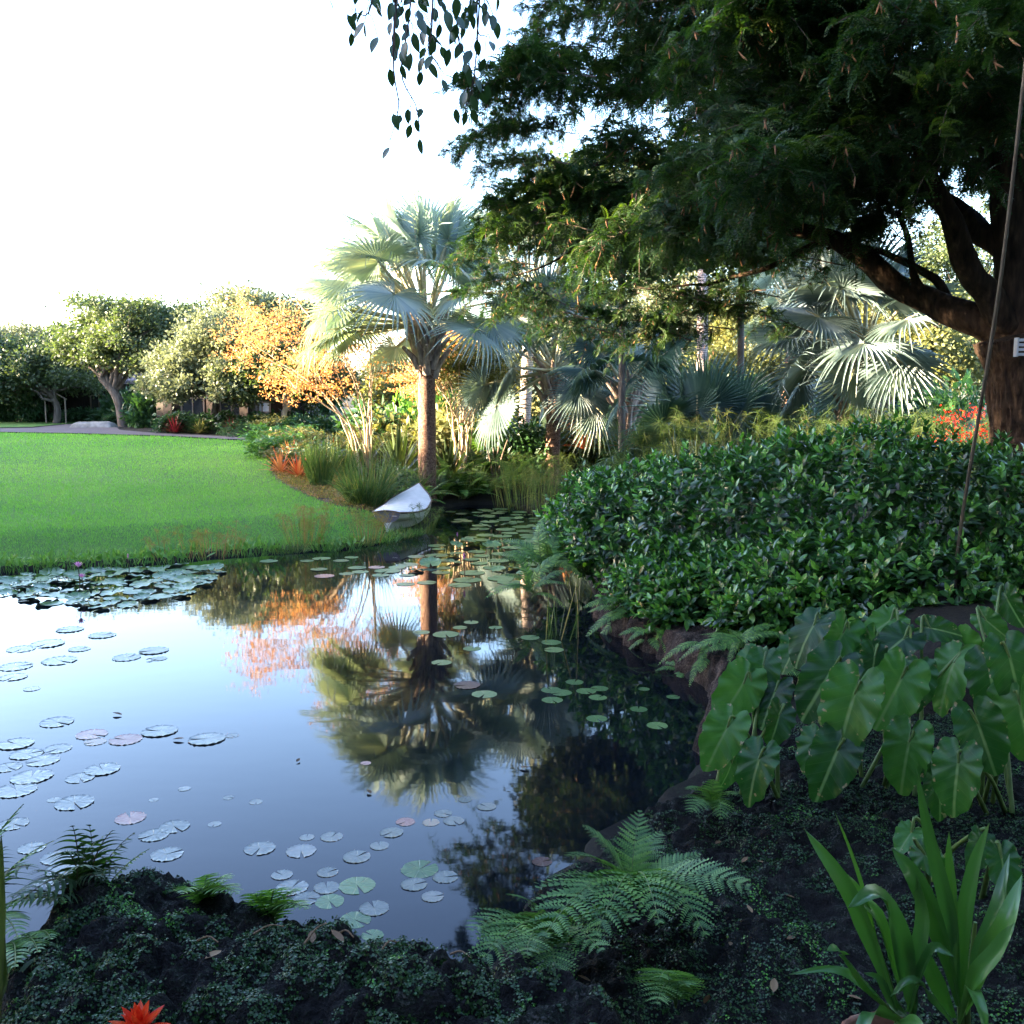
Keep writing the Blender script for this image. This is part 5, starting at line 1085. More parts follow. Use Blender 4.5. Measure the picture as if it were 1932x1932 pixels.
# red flower and dark leaves at the bottom left
f0 = PD(262, 1950, 2.25); fl = thing('bromeliad_flower', 'bright red pointed flower head cut by the bottom edge', 'flower', f0)
for i in range(22):
    a = i * 2.4; e = .25 + 1.15 * (1 - i / 22) ; k = i / 22
    d = nrm([math.cos(a) * (1.25 - k), math.sin(a) * (1.25 - k), .25 + k * 1.2]); g = G(); T = leaf_t(.34, 6, .3, .12, peak=.4); g.scat(T, frames(d[None], np.array([[-d[0], -d[1], .8]])), np.zeros((1, 3)), 0, None, [.085 - .018 * k]); g.obj('petal', M['flame'], fl)
g = G(); tube(g, spl([[0, 0, .01], [.01, 0, -.3], [0, .02, -.75]], 8), .012, 8); g.obj('stem', M['stem'], fl)
d0 = PD(-25, 1990, 2.1); dk = thing('strap_plant', 'dark strap leaved plant cut by the left edge', 'plant', d0)
for pts, w in ((((-10, 1990), (-6, 1850), (0, 1700), (2, 1575)), .045), (((-20, 1990), (-25, 1850), (-18, 1700), (-30, 1600)), .05), (((-5, 1990), (0, 1900), (12, 1840), (8, 1770)), .03)): ribbon(dk, 'leaf', pts, 2.2, w, M['strap'])

# ------------------------------------------------------------------ lily pads
def pad_mesh(name, m, kind, seed):
    r0 = np.random.default_rng(seed); na, nr = 40, 5; V = []; Q = []; ph = np.linspace(R(8), R(352), na); g = G()
    wv = {'flat': .006, 'crinkle': .016, 'up': .05}[kind]; rad = 1 + .02 * np.sin(ph * 20) * (1 if kind != 'flat' else .4) + .015 * r0.normal(size=na)
    tilt = r0.normal(size=2) * (.006 if kind != 'up' else .09); lift = {'flat': .0, 'crinkle': .0, 'up': .13}[kind]; side = r0.uniform(0, 6.28)
    for i in range(nr):
        s = [0.02, .4, .75, .94, 1.0][i]
        x, y = np.cos(ph) * rad * s, np.sin(ph) * rad * s
        z = wv * s ** 3 * np.sin(ph * (13 if kind == 'crinkle' else 7) + seed) + lift * s ** 4 * (1 + np.cos(ph - side)) * .8 + ((.012 + .02 * np.sin(ph * 19 + seed)) * (s == 1.0) if kind == 'crinkle' else 0) + tilt[0] * x + tilt[1] * y + .02 * (1 - s) * (kind == 'up')
        V.append(np.stack([x, y, z], 1)); Q.append(np.stack([x, y, 0 * x], 1))
    V = np.concatenate(V); V[:, 2] -= min(0, V[:, 2].min()) ; V[:, 2] += .004; i = np.arange(nr - 1)[:, None] * na + np.arange(na - 1)[None]
    g.add(V, np.stack([i, i + 1, i + na + 1, i + na], -1).reshape(-1, 4), 0, .5, np.concatenate(Q)); return g.mesh(name, [m])
PADS = {'grey': [pad_mesh('lily_pad', M['padgrey'], 'crinkle', i) for i in range(4)], 'pink': [pad_mesh('lily_pad', M['padpink'], 'crinkle', 10 + i) for i in range(3)],
        'green': [pad_mesh('lily_pad', M['padgreen'], 'flat', 20 + i) for i in range(4)], 'up': [pad_mesh('lily_pad', M['padgreen'], 'up', 30 + i) for i in range(5)], 'dark': [pad_mesh('lily_pad', M['paddark'], 'crinkle', 40)]}
ORD = ['first', 'second', 'third', 'fourth', 'fifth', 'sixth', 'seventh', 'eighth', 'ninth', 'tenth', 'eleventh', 'twelfth', 'thirteenth', 'fourteenth', 'fifteenth', 'sixteenth', 'seventeenth', 'eighteenth', 'nineteenth', 'twentieth', 'twenty-first', 'twenty-second', 'twenty-third', 'twenty-fourth']
def pads(zone, kind, word, L):
    L = sorted(L)
    for i, (u, v, w) in enumerate(L):
        p = PZ(u, v); r = np.linalg.norm(PZ(u + w / 2, v) - p)
        o = put('lily_pad', PADS[kind][rng.integers(0, len(PADS[kind]))], None, None, 'lily pad', zone, None, (p[0], p[1], .0), (0, 0, rng.uniform(0, 6.28)), float(r))
        o['label'] = ('%s lily pad, %s from the left %s' % (word, ORD[i], zone)) if len(L) > 1 else '%s lily pad %s' % (word, zone)
pads('near the bottom left corner of the pond', 'grey', 'silvery', [(30, 1404, 64), (50, 1423, 60), (109, 1413, 50), (81, 1435, 60), (15, 1448, 50), (60, 1466, 75), (30, 1491, 75), (102, 1509, 25), (25, 1555, 56)])
pads('in the left half of the open water', 'pink', 'pinkish', [(173, 1386, 57), (180, 1400, 40), (237, 1396, 60), (246, 1544, 56)])
pads('in the left half of the open water', 'grey', 'crinkled grey', [(107, 1363, 60), (301, 1380, 66), (390, 1395, 68), (438, 1388, 25), (193, 1452, 64), (151, 1468, 52), (140, 1515, 70), (329, 1560, 56), (290, 1576, 56), (315, 1612, 60), (109, 1618, 60), (117, 1641, 60), (348, 1488, 24), (290, 1509, 18), (431, 1505, 20), (483, 1513, 25), (405, 1555, 25), (60, 1600, 50), (85, 1665, 40)])
pads('on the bright water above the bare middle', 'grey', 'faint pale', [(290, 1228, 55), (239, 1241, 52), (112, 1247, 62), (30, 1258, 60), (25, 1278, 50), (300, 1243, 30), (193, 1199, 50), (132, 1188, 50), (90, 1215, 60), (40, 1225, 50), (150, 1225, 40), (60, 1300, 30)])
pads('in front of the near rock', 'grey', 'ribbed grey', [(579, 1580, 28), (626, 1579, 42), (490, 1601, 58), (568, 1606, 56), (716, 1596, 36), (673, 1617, 52), (739, 1571, 44), (840, 1655, 48), (532, 1651, 40), (618, 1646, 40), (616, 1675, 48), (551, 1675, 60), (578, 1695, 50), (781, 1669, 50), (816, 1692, 42), (706, 1714, 56), (836, 1535, 34), (856, 1549, 40), (918, 1522, 37), (877, 1509, 26)])
pads('in front of the near rock', 'green', 'large dull green', [(792, 1640, 70), (674, 1671, 68), (622, 1701, 54), (670, 1736, 60), (703, 1765, 42)])
pads('under the tip of the palm reflection', 'pink', 'reddish', [(765, 1551, 36), (813, 1552, 32), (690, 1440, 20)])
pads('at the dark right side of the pond', 'green', 'bright green', [(1040, 1302, 38), (1059, 1307, 40), (1042, 1321, 40), (1106, 1304, 38), (1131, 1299, 34), (1128, 1316, 34), (1205, 1338, 33), (1126, 1356, 40), (1240, 1369, 40), (1084, 1287, 34), (1270, 1315, 26), (1215, 1300, 22)])
pads('crossing the palm trunk reflection', 'green', 'round pale green', [(891, 1224, 34), (833, 1250, 38), (914, 1310, 48), (795, 1193, 32), (841, 1197, 50), (935, 1184, 26), (868, 1184, 28), (889, 1174, 28), (868, 1104, 44), (1000, 1203, 36), (1040, 1212, 38), (1045, 1226, 38)])
pads('beside the palm reflection', 'dark', 'dark reddish brown', [(881, 1293, 50), (1023, 1626, 38)])
def pmat(zone, label, poly, n, mix, rr, clus=0):
    pl = polyarr(poly); lo, hi = pl.min(0), pl.max(0); k = 0; pts = []; tries = 0
    while k < n and tries < n * 60:
        tries += 1; p = rng.uniform(lo, hi)
        if sdist(p[0:1], p[1:2], pl)[0] < 0: continue
        r = rng.uniform(*rr)
        if pts and min(np.hypot(p[0] - q[0], p[1] - q[1]) / (r + q[2]) for q in pts) < .80: continue
        pts.append((p[0], p[1], r)); kd = mix[rng.integers(0, len(mix))]
        put('lily_pad', PADS[kd][rng.integers(0, len(PADS[kd]))], None, label, 'lily pad', zone, None, (p[0], p[1], .002 * (k % 5)), (0, 0, rng.uniform(0, 6.28)), float(r)); k += 1
pmat('lily pads in the mat below the lawn edge', 'green lily pad with raised rim in the crowded mat below the lawn', [(-20, 1088), (150, 1080), (300, 1070), (400, 1064), (430, 1075), (380, 1110), (330, 1130), (200, 1150), (90, 1140), (-20, 1120)], 95, ('up', 'up', 'up', 'green'), (.13, .22))
pmat('lily pads on the water between lawn edge and boat', 'small flat lily pad floating between the lawn edge and the boat', [(480, 1075), (500, 1055), (700, 1045), (720, 1080), (640, 1095), (520, 1090)], 11, ('green', 'pink', 'green'), (.13, .18))
pmat('lily pads in the inlet behind the boat', 'lily pad among the crowded pads of the inlet right of the boat', [(840, 965), (960, 958), (1010, 975), (1020, 1010), (1060, 1060), (980, 1105), (880, 1100), (770, 1105), (715, 1085), (760, 1060), (820, 1030), (880, 1010)], 97, ('green', 'green', 'up'), (.13, .25))
for u, v, lb, sz in ((275, 1247, 'brown seed husk afloat beside the faint pale pads', .09), (230, 1351, 'thin dark leaf afloat left of the pinkish pads', .12), (326, 1397, 'dark sliver of leaf afloat right of the pinkish pads', .11), (700, 1500, 'dry leaf afloat under the palm reflection', .08), (560, 1440, 'small curled leaf afloat left of the palm reflection', .07), (980, 1450, 'brown leaf afloat at the dark edge of the pond', .09)):
    p = PZ(u, v); g = G(); T = leaf_t(.45, 5, .2, .1); g.scat(T, frames(rdir(1) * [1, 1, 0], np.array([[.1, .1, 1.]])), np.zeros((1, 3)), 0, np.array([.3]), [sz]); g.obj('floating_leaf', M['dry'], None, label=lb, cat='leaf', loc=(p[0], p[1], .012))
def lily_flower(label, u, v, h, closed=False, s=.11):
    p = PZ(u, v); t = thing('water_lily', label, 'flower', (p[0], p[1], 0)); g = G(); tube(g, spl([[0, 0, -.05], [.01, .01, h * .5], [0, 0, h]], 8), .008, 7); g.obj('stem', M['darkstem'], t)
    g = G(); n = 16; a = np.arange(n) * 2.4; k = np.arange(n) / n; sp_2 = (.15 if closed else .9)
    d = nrm(np.stack([np.cos(a) * sp_2 * (1.1 - k), np.sin(a) * sp_2 * (1.1 - k), .55 + k * .5], 1)); g.scat(leaf_t(.3, 4, .3, .15), frames(d, np.stack([-np.cos(a), -np.sin(a), np.full(n, .6)], 1)), np.repeat([[0, 0, h]], n, 0), 0, rng.random(n), s * (1 - .2 * k)); g.obj('petals', M['pink'], t)
lily_flower('open pink water lily, taller of the pair at left', 150, 1118, .42)
lily_flower('half open pink water lily just below the taller one', 156, 1119, .25, False, .09)
lily_flower('closed pink bud above the lily mat', 243, 1085, .30, True, .09)
lily_flower('small pink bud among the inlet pads near the boat', 863, 1032, .22, True, .10)
lily_flower('mauve bud rising from inlet pads left of the hedge', 876, 1085, .28, True, .12)

# ------------------------------------------------------------------ shore plants along the lawn edge
def cl(label, cat, name, u, v, zb, g, m, group=None, rot=0):
    p = PZ(u, v, zb); t = thing(name, label, cat, p, group, rot); g.obj('blades', m, t); return t
cl('reddish papyrus clump on the bank between lawn edge and boat', 'papyrus', 'papyrus', 575, 1030, .08, papyrus(60, .38, .85, .20, 26, .5), M['papred'])
cl('papyrus clump right beside the boat stern', 'papyrus', 'papyrus', 692, 1028, .06, papyrus(46, .30, .8, .20, 24, .5), M['papred'])
cl('papyrus tuft just right of the boat', 'papyrus', 'papyrus', 800, 1010, .04, papyrus(34, .25, .7, .2, 22, .5), M['papyrus'])
cl('low rusty papyrus on the lawn edge at centre left', 'papyrus', 'papyrus', 400, 1052, .08, papyrus(50, .55, .65, .16, 22, .5), M['papred'])
cl('thin papyrus tuft left of the rusty one', 'papyrus', 'papyrus', 330, 1056, .08, papyrus(24, .40, .6, .15, 20, .5), M['papred'])
for i, (u, v) in enumerate(((10, 1082), (65, 1080), (120, 1078), (180, 1074), (235, 1072), (290, 1066), (345, 1062), (455, 1052), (500, 1048), (640, 1040))):
    g = G(); n = 46; B = np.stack([rng.uniform(-.45, .45, n), rng.uniform(-.22, .22, n), np.zeros(n)], 1); D = np.stack([rng.normal(size=n) * .3, rng.normal(size=n) * .3, np.ones(n)], 1); h = rng.uniform(.10, .30, n)
    T = strips(g, B, D, h, .012, .05, 3, 0, None, 6); fw = nrm(D + rng.normal(size=(n, 3)) * .5); g.scat(leaf_t(.34, 4, .15, -.1), frames(fw, rdir(n, .5)), T, 0, .55 + .45 * rng.random(n), rng.uniform(.10, .19, n))
    cl('clump of upright oval pickerel leaves, %s from the left along the lawn edge' % ORD[i], 'water plant', 'pickerel_weed', u, v, .02, g, M['fern'], 'pickerel weeds along the lawn edge', rng.uniform(-.2, .2))
for u, v, lb, n in ((985, 965, 'grassy papyrus thicket at the end of the inlet', 80), (1020, 950, 'tall papyrus behind the hedge corner', 90), (1050, 990, 'papyrus at the left end of the hedge', 60)):
    p = PZ(u, v, .1); t = thing('papyrus', lb, 'papyrus', p); papyrus(n, .8, 1.5, .32, 22, .32).obj('blades', M['papyrus'], t)
for i, (u, v) in enumerate(((548, 1040), (610, 1036), (668, 1030), (718, 1022), (742, 1016), (762, 1012), (782, 1008))):
    g = clump(200, .42, .30, .018, .9, .7, 4); p = PZ(u, v, .04); t = thing('weed_tuft', 'low grassy weeds spilling over the bank edge left of and under the boat', 'grass', p, 'weeds along the bank edge'); g.obj('blades', M['fern'] if i % 2 else M['reed'], t)
# reeds standing in the water by the hedge corner
g = G(); n = 14; strips(g, np.stack([rng.uniform(-.25, .25, n), rng.uniform(-.2, .2, n), np.full(n, -.05)], 1), np.stack([rng.normal(size=n) * .12, rng.normal(size=n) * .1, np.ones(n)], 1), rng.uniform(.6, 1.0, n), .022, .05, 6)
cl('thin upright reeds standing in the water below the hedge', 'reeds', 'reed_clump', 1062, 1205, 0, g, M['reed'])

# grass tussocks, bromeliads and others on the bed by the boat palm
def tuss(label, u, v, d, n, br, h, w, sp, dr, m=M['reed']):
    p = PH(u, v) if d is None else PD(u, v, d); p[2] = H1(p[0], p[1]); t = thing('grass_tussock', label, 'ornamental grass', p); clump(n, br, h, w, sp, dr, 6).obj('blades', m, t)
tuss('tall stiff grass tussock beside the orange bromeliads', 605, 917, None, 420, .30, 1.65, .022, .42, .35)
tuss('largest grass tussock fountain in front of the boat palm', 692, 955, None, 720, .42, 1.75, .022, .75, .75)
tuss('grass tussock between the big tussock and the palm trunk', 765, 890, 27.5, 380, .35, 1.5, .02, .8, .8)
tuss('slim grass tussock behind the orange bromeliads', 645, 900, None, 260, .3, 1.4, .02, .6, .5)
tuss('low grass tussock under the multi stemmed yellow tree', 880, 880, 29, 260, .35, 1.2, .02, .7, .7)
def brom(label, u, v, d, n, L, w, m, zb=None, name='bromeliad', group=None, spread=1.3, zoff=0):
    p = PH(u, v) if d is None else PD(u, v, d); p[2] = H1(p[0], p[1]) + zoff; t = thing(name, label, 'bromeliad' if name == 'bromeliad' else 'plant', p, group); g = G(); a = np.arange(n) * 2.4; k = np.arange(n) / n
    D = np.stack([np.cos(a) * spread * (1.15 - k), np.sin(a) * spread * (1.15 - k), .45 + k], 1); strips(g, np.zeros((n, 3)), D, L * rng.uniform(.8, 1.1, n), w, .35 * (1 - k * .6), 6, 0, None, 2.2, nrm(np.cross(D, [0, 0, 1.01])), .3, .8); g.obj('leaves', m, t)
    return t
brom('orange bromeliad, leftmost at the lawn bed corner', 530, 893, None, 34, .95, .075, M['brom'])
brom('orange bromeliad in front of the stiff tussock', 563, 900, None, 36, .9, .075, M['brom'])
brom('orange bromeliad between the first two, set a little back', 552, 880, None, 34, 1.0, .07, M['brom'])
brom('orange bromeliad pressed against the stiff tussock', 583, 890, None, 34, .95, .07, M['brom'])
brom('orange bromeliad half hidden behind the stiff tussock', 630, 872, None, 24, 1.1, .06, M['brom'])
brom('large dark strap leaved plant left of the palm trunk', 752, 870, 30, 46, 2.1, .15, M['strap'], name='strap_leaved_plant', spread=.9)
brom('dark strap leaved plant right of the palm trunk', 848, 880, 30, 34, 1.8, .14, M['strap'], name='strap_leaved_plant', spread=.9)
brom('dark strap leaved plant behind the largest tussock', 690, 850, 31, 30, 1.6, .13, M['strap'], name='strap_leaved_plant', spread=.9)
for i, (u, v, d, lb) in enumerate(((1085, 790, 32, 'rusty bromeliad right of the shorter silver palm'), (1130, 800, 31, 'rusty bromeliad left of the stemless palm'), (1100, 820, 29, 'rusty bromeliad lowest in the gap between palms'), (1185, 820, 29, 'rusty bromeliad just left of the stemless palm'), (1060, 760, 33, 'rusty bromeliad perched beside the shorter palm trunk'))):
    brom(lb, u, v, d, 30, .9, .07, M['brom'], zoff=max(0, CAMZ + ray(u, v)[2] / ray(u, v)[1] * d - .9))
# dark ferns along the inlet
FI = fern_g(1, 24, .17, .045, .7, 3, 0, .35, .5).mesh('frond', [M['fern'], M['stem']]); FI2 = fern_g(1, 22, .2, .05, .5, 3, 0, .35, .6).mesh('frond', [M['ferndark'], M['stem']])
i = 0
for u, v, d, L in ((790, 945, 26.3, 1.3), (830, 940, 28, 1.3), (875, 935, 28.5, 1.35), (920, 935, 29, 1.3), (965, 920, 29.5, 1.4), (850, 905, 29.5, 1.5), (905, 900, 30.5, 1.5), (800, 910, 28.8, 1.3), (945, 890, 31, 1.4), (745, 940, 25.8, .9)):
    p = PD(u, v, d); p[2] = float(Hgt(np.array([p[0]]), np.array([p[1]]))[0]) + .05
    t = thing('fern', 'dark green fern in the bank behind the inlet, %s planted of its row' % ORD[i], 'fern', p, 'ferns along the inlet'); t['label'] = 'dark green fern crowding the shaded bank behind the inlet'
    for j in range(15):
        a = j * 2.4; e = rng.uniform(.15, .9); place('frond', FI if (i + j) % 3 else FI2, t, rng.normal(size=3) * .08 * [1, 1, 0], (math.cos(a) * math.cos(e), math.sin(a) * math.cos(e), math.sin(e)), (0, 0, 1) if e < .7 else (-math.cos(a), -math.sin(a), .6), L * rng.uniform(.7, 1.05))
    i += 1
def bedcover():
    lo, hi = bed.min(0), bed.max(0); n = 60000; x = rng.uniform(lo[0], hi[0], n); y = rng.uniform(lo[1], hi[1], n); ok = (sdist(x, y, bed) > .05) & (fb2(x, y, 2.5, 3, 5) > .36); x, y = x[ok], y[ok]; n = len(x)
    g = G(); P = np.stack([x, y, Hgt(x, y) + rng.uniform(.01, .09, n)], 1); g.scat(DIA, frames(rdir(n), rdir(n, 1.2)), P, 0, np.clip(fb2(x, y, 3, 2, 8) + .3 * rng.normal(size=n), 0, 1), rng.uniform(.03, .06, n)); g.obj('ground_cover', M['papred'], kind='stuff', label='low brownish green ground cover in the bed along the curved lawn edge')
bedcover()
# leafy shrubs: one recipe, many sizes
def shrub_mesh(seed, m, per=60, T=LEAF3, size=.2, n=60):
    es = [(np.array([0, 0, .55]), np.array([.8, .8, .6])), (np.array([.45, .1, .45]), np.array([.5, .5, .45])), (np.array([-.4, -.1, .4]), np.array([.5, .5, .4]))]
    g, C = crown(es, n, per, .22, size, T, m, seed=seed, push=.35, upb=.8); return g.mesh('foliage', [m])
SHR = [shrub_mesh(1, M['understory']), shrub_mesh(2, M['understory'], 40, LEAF3, .26), shrub_mesh(3, M['fern'], 50, LEAF3, .18), shrub_mesh(4, M['lime'], 55, LEAF3, .16), shrub_mesh(5, M['understory'], 70, LEAF3, .13, 80)]
SST = G(); [tube(SST, spl([[0, 0, -.2], [x * .4, y * .4, .4], [x, y, .8]], 7), lerp(.03, .01, 7), 6) for x, y in ((.3, 0), (-.2, .25), (-.15, -.3), (.05, .1))]; SST = SST.mesh('stems', [M['twig']])
def shrub(label, u, v, d, s, k, zb=None, group=None, name='shrub'):
    p = PD(u, v, d); p[2] = float(Hgt(np.array([p[0]]), np.array([p[1]]))[0]) if zb is None else zb
    t = thing(name, label, 'shrub', p, group, rng.uniform(0, 6), s if np.ndim(s) else (s, s, s)); put('foliage', SHR[k], t); put('stems', SST, t); return t
shrub('rounded dark shrub left of the shorter silver palm', 935, 860, 30, (1.6, 1.3, 1.9), 4)
shrub('dark shrub behind the ferns right of the palm trunk', 985, 870, 31, (1.4, 1.2, 1.5), 0)
shrub('grey green mound right of the largest tussock', 745, 945, 25.3, (.8, .7, .9), 4)
GU = 'shrubs beneath the far trees'
for i in range(34):
    u = -60 + i * 19.5 + rng.normal() * 5; d = np.interp(u, [-60, 200, 330, 600], [60, 58, 48, 42]) + rng.uniform(-1, 2)
    low = 110 < u < 225 or 320 < u < 570; shrub('dark tropical shrub in the shade beneath the far trees', u, 808 if low else 800, d - (3 if low and u > 300 else 0), (rng.uniform(.8, 1.3), 1.0, rng.uniform(.40, .75) if low else rng.uniform(.9, 1.9)), int(rng.choice([0, 1, 4, 0, 1])), None, GU)
for i in range(16):
    u = -80 + i * 44; shrub('tall dark shrub behind the house front', u, 790, 72, (3.4, 2, 3.8), 1, 1.4, 'tall screening shrubs behind the houses')
for i, (u, v, d) in enumerate(((515, 838, 37), (545, 846, 34), (560, 855, 31), (530, 850, 33), (590, 858, 30), (520, 842, 40), (550, 848, 37), (585, 850, 35), (620, 845, 33), (600, 838, 40), (650, 850, 32), (560, 838, 44), (530, 835, 47), (710, 850, 33))):
    shrub('low bright leafy plant filling the bed behind the orange bromeliads', u, v, d, (1.2, 1.1, rng.uniform(.5, .9)), int(rng.choice([2, 0, 3])), None, 'low plants behind the orange bromeliads')
GV = 'undergrowth shrubs behind the palms'
for i in range(38):
    u = 700 + i * 35; d = rng.uniform(33, 41); k = int(rng.choice([0, 3, 2, 3, 0, 4])); shrub(('yellow green' if k == 3 else 'mid green' if k == 2 else 'dark green') + ' bushy undergrowth behind the palms', u, 820, d, (rng.uniform(1.4, 2.3), 1.3, rng.uniform(1.3, 2.8)), k, .5, GV)
for i in range(14):
    u = 1180 + i * 60; cl2 = PD(u, 870, rng.uniform(17.5, 21)); cl2[2] = float(Hgt(cl2[0:1], cl2[1:2])[0])
    t = thing('papyrus', 'feathery papyrus in the row behind the hedge', 'papyrus', cl2, 'papyrus behind the hedge'); papyrus(46, .7, 1.9, .34, 24, .3).obj('blades', M['papyrus'], t)
for i, (u, v) in enumerate(((1795, 790), (1840, 780), (1865, 815), (1820, 820), (1770, 830))):
    p = PD(u, v, 16.5); z = p[2]; p[2] = .8; t = thing('red_flower_stalk', 'red blossom cluster beside the big trunk, %s of five' % ORD[i], 'flower', p); g = G(); h = z - .8
    tube(g, spl([[0, 0, 0], [.05, 0, h * .6], [0, 0, h]], 8), .008, 5); g.obj('stem', M['stem'], t); g = G(); n = 110; P = rng.normal(size=(n, 3)) * [.16, .12, .07] + [0, 0, h]; g.scat(DIA, frames(rdir(n), rdir(n)), P, 0, None, .045); g.obj('blossom', M['redflower'], t)

# low clipped hedge, red bromeliads, stone and the small things by the house
def low_hedge():
    p = PD(392, 832, 39.6); p[2] = H1(p[0], p[1]); t = thing('low_hedge', 'low dark hedge at the far edge of the lawn', 'hedge', p, scale=.75); g, C = crown([(np.array([x, 0, .35]), np.array([1.0, .7, .42])) for x in np.linspace(-1.7, 1.7, 5)], 150, 90, .18, .09, LEAF3, M['understory'], push=.35); g.obj('foliage', M['understory'], t)
low_hedge()
for u, v, d, lb in ((330, 818, 43, 'dark red bromeliad left of the white garden lantern'), (436, 820, 42, 'dark red bromeliad right of the white garden lantern')): brom(lb, u, v, d, 40, .95, .08, M['bromred'])
brom('bright green low plant beside the white garden lantern', 378, 815, 42.5, 30, .8, .13, M['lime'], name='leafy_plant')
M['white'] = plain('white_paint', (.75, .75, .76), .5); M['stone'] = noisemat('pale_stone', [(.3, (.12, .115, .105)), (.7, (.30, .29, .27))], 3, .9, .5)
b = PD(178, 812, 49); b[2] = H1(b[0], b[1])
g = G(); X_, Y_ = np.meshgrid(np.linspace(-1.1, 1.1, 34), np.linspace(-.5, .5, 16)); Z_ = .36 * (1 - (np.abs(X_) / 1.12) ** 8) * (1 - (np.abs(Y_) / .52) ** 6) * (1 + .35 * (fb2(X_, Y_, 2, 3, 3) - .5)) - .05; grid(g, X_, Y_, Z_); g.obj('rock_slab', M['stone'], None, label='low pale stone slab beside the curving driveway', cat='rock', loc=b)
b = PD(411, 808, 43); b[2] = H1(b[0], b[1]); t = thing('garden_lantern', 'small white garden lantern figure in front of the dark house', 'lantern', b, scale=.8)
g = G(); [tube(g, [[0, 0, z0], [0, 0, z1]], [r0_, r1_], 12) for z0, z1, r0_, r1_ in ((0, .5, .14, .12), (.5, .58, .24, .22), (.58, .85, .17, .15))]; g.obj('lantern_body', M['white'], t)
g = G(); tube(g, [[0, 0, .85], [0, 0, 1.0], [0, 0, 1.14]], [.25, .14, .03], 12); g.obj('lantern_roof', M['white'], t)

# ------------------------------------------------------------------ houses
M['shingle'] = None
def shinglemat():
    m, nt, b, out = mat('roof_tiles'); tc = node(nt, "ShaderNodeTexCoord"); br = node(nt, "ShaderNodeTexBrick"); br.inputs["Scale"].default_value = 2.6; br.inputs["Mortar Size"].default_value = .03
    br.inputs["Color1"].default_value = (.22, .17, .17, 1); br.inputs["Color2"].default_value = (.34, .27, .27, 1); br.inputs["Mortar"].default_value = (.06, .045, .045, 1); nt.links.new(tc.outputs["Object"], br.inputs["Vector"])
    mp = node(nt, "ShaderNodeMapping"); mp.inputs["Rotation"].default_value = (R(60), 0, 0); nt.links.new(tc.outputs["Object"], mp.inputs[0]); nt.links.new(mp.outputs[0], br.inputs["Vector"])
    nt.links.new(br.outputs[0], b.inputs["Base Color"]); bp = node(nt, "ShaderNodeBump"); nt.links.new(br.outputs[1], bp.inputs["Height"]); bp.inputs["Strength"].default_value = .6; bp.invert = True; nt.links.new(bp.outputs[0], b.inputs["Normal"]); b.inputs["Roughness"].default_value = .9
    return m
M['shingle'] = shinglemat(); M['wall'] = noisemat('dark_stained_wall', [(.3, (.010, .008, .007)), (.7, (.03, .022, .018))], 3, .85, .2, (6, 6, .5)); M['pillar'] = noisemat('brown_stone_pillar', [(.3, (.04, .03, .024)), (.7, (.11, .08, .065))], 4, .9, .6)
M['wood'] = noisemat('weathered_wood', [(.3, (.14, .11, .085)), (.7, (.28, .22, .17))], 8, .8, .2, (1, 1, .2)); M['glass'] = plain('window_glass', (.03, .035, .04), .06); M['pane'] = plain('pale_blind', (.55, .58, .60), .4)
def house(label, u, d, w, dep, h, rh, windows, pillars, over=.6, z0=.45, hip=True):
    b = PD(u, 780, d); b[2] = z0; b[2] = H1(b[0], b[1]) - .05; t = thing('house', label, 'house', b); g = G(); box(g, (0, 0, h / 2), (w, dep, h)); g.obj('wall', M['wall'], t)
    g = G(); W, D = w / 2 + over, dep / 2 + over; rx = W * (.45 if hip else 1.0)
    V = [[-W, -D, h + .003], [W, -D, h + .003], [W, D, h + .003], [-W, D, h + .003], [-rx, 0, h + rh], [rx, 0, h + rh]]
    g.add(V, [[0, 1, 5, 4], [2, 3, 4, 5]]); g.add(V, [[1, 2, 5], [3, 0, 4]]); g.add(np.array(V)[:4] - [0, 0, .12], [[3, 2, 1, 0]]); box(g, (0, -D, h - .06), (2 * W, .06, .2)); g.obj('roof', M['shingle'], t, smooth=False)
    for x, z, ww, hh in windows:
        g = G(); y = -dep / 2 - .03
        for sx in (-1, 1): box(g, (x + sx * ww / 2, y, z), (.08, .07, hh))
        for sz in (-1, 1): box(g, (x, y, z + sz * hh / 2), (ww - .08, .07, .08))
        box(g, (x, y, z), (.05, .05, hh - .08)); f = g.obj('window', M['wood'], t, smooth=False); g = G(); box(g, (x, -dep / 2 - .012, z), (ww - .08, .02, hh - .08)); g.obj('pane', M['pane'] if hh < .9 else M['glass'], f, smooth=False)
    for x in pillars: g = G(); box(g, (x, -D + .35, h / 2 - .01), (.4, .4, h - .03)); g.obj('pillar', M['pillar'], t, smooth=False)
house('low dark house with a wide tiled hip roof behind the forked oak', 175, 62, 8.6, 5, 2.5, 1.9, [(-2, 1.2, .9, .9), (1.5, 1.2, 1.0, .9)], [-3.2, 3.2])
house('dark garden house with stone pillars and pale window panes behind the sunlit oak', 455, 50, 7.2, 4, 2.1, 1.5, [(1.6, 1.1, .75, .5), (-1.8, 1.0, 1.1, 1.1), (.1, 1.0, 1.1, 1.1)], [-2.9, -.8, .8, 2.9])
b = PD(107, 815, 56); b[2] = H1(b[0], b[1]); t = thing('garden_arbor', 'small wooden gabled arbor under the left oaks', 'arbor', b, scale=.92)
for x in (-.62, .62): g = G(); box(g, (x, 0, .75), (.07, .07, 1.5)); g.obj('post', M['wood'], t, smooth=False)
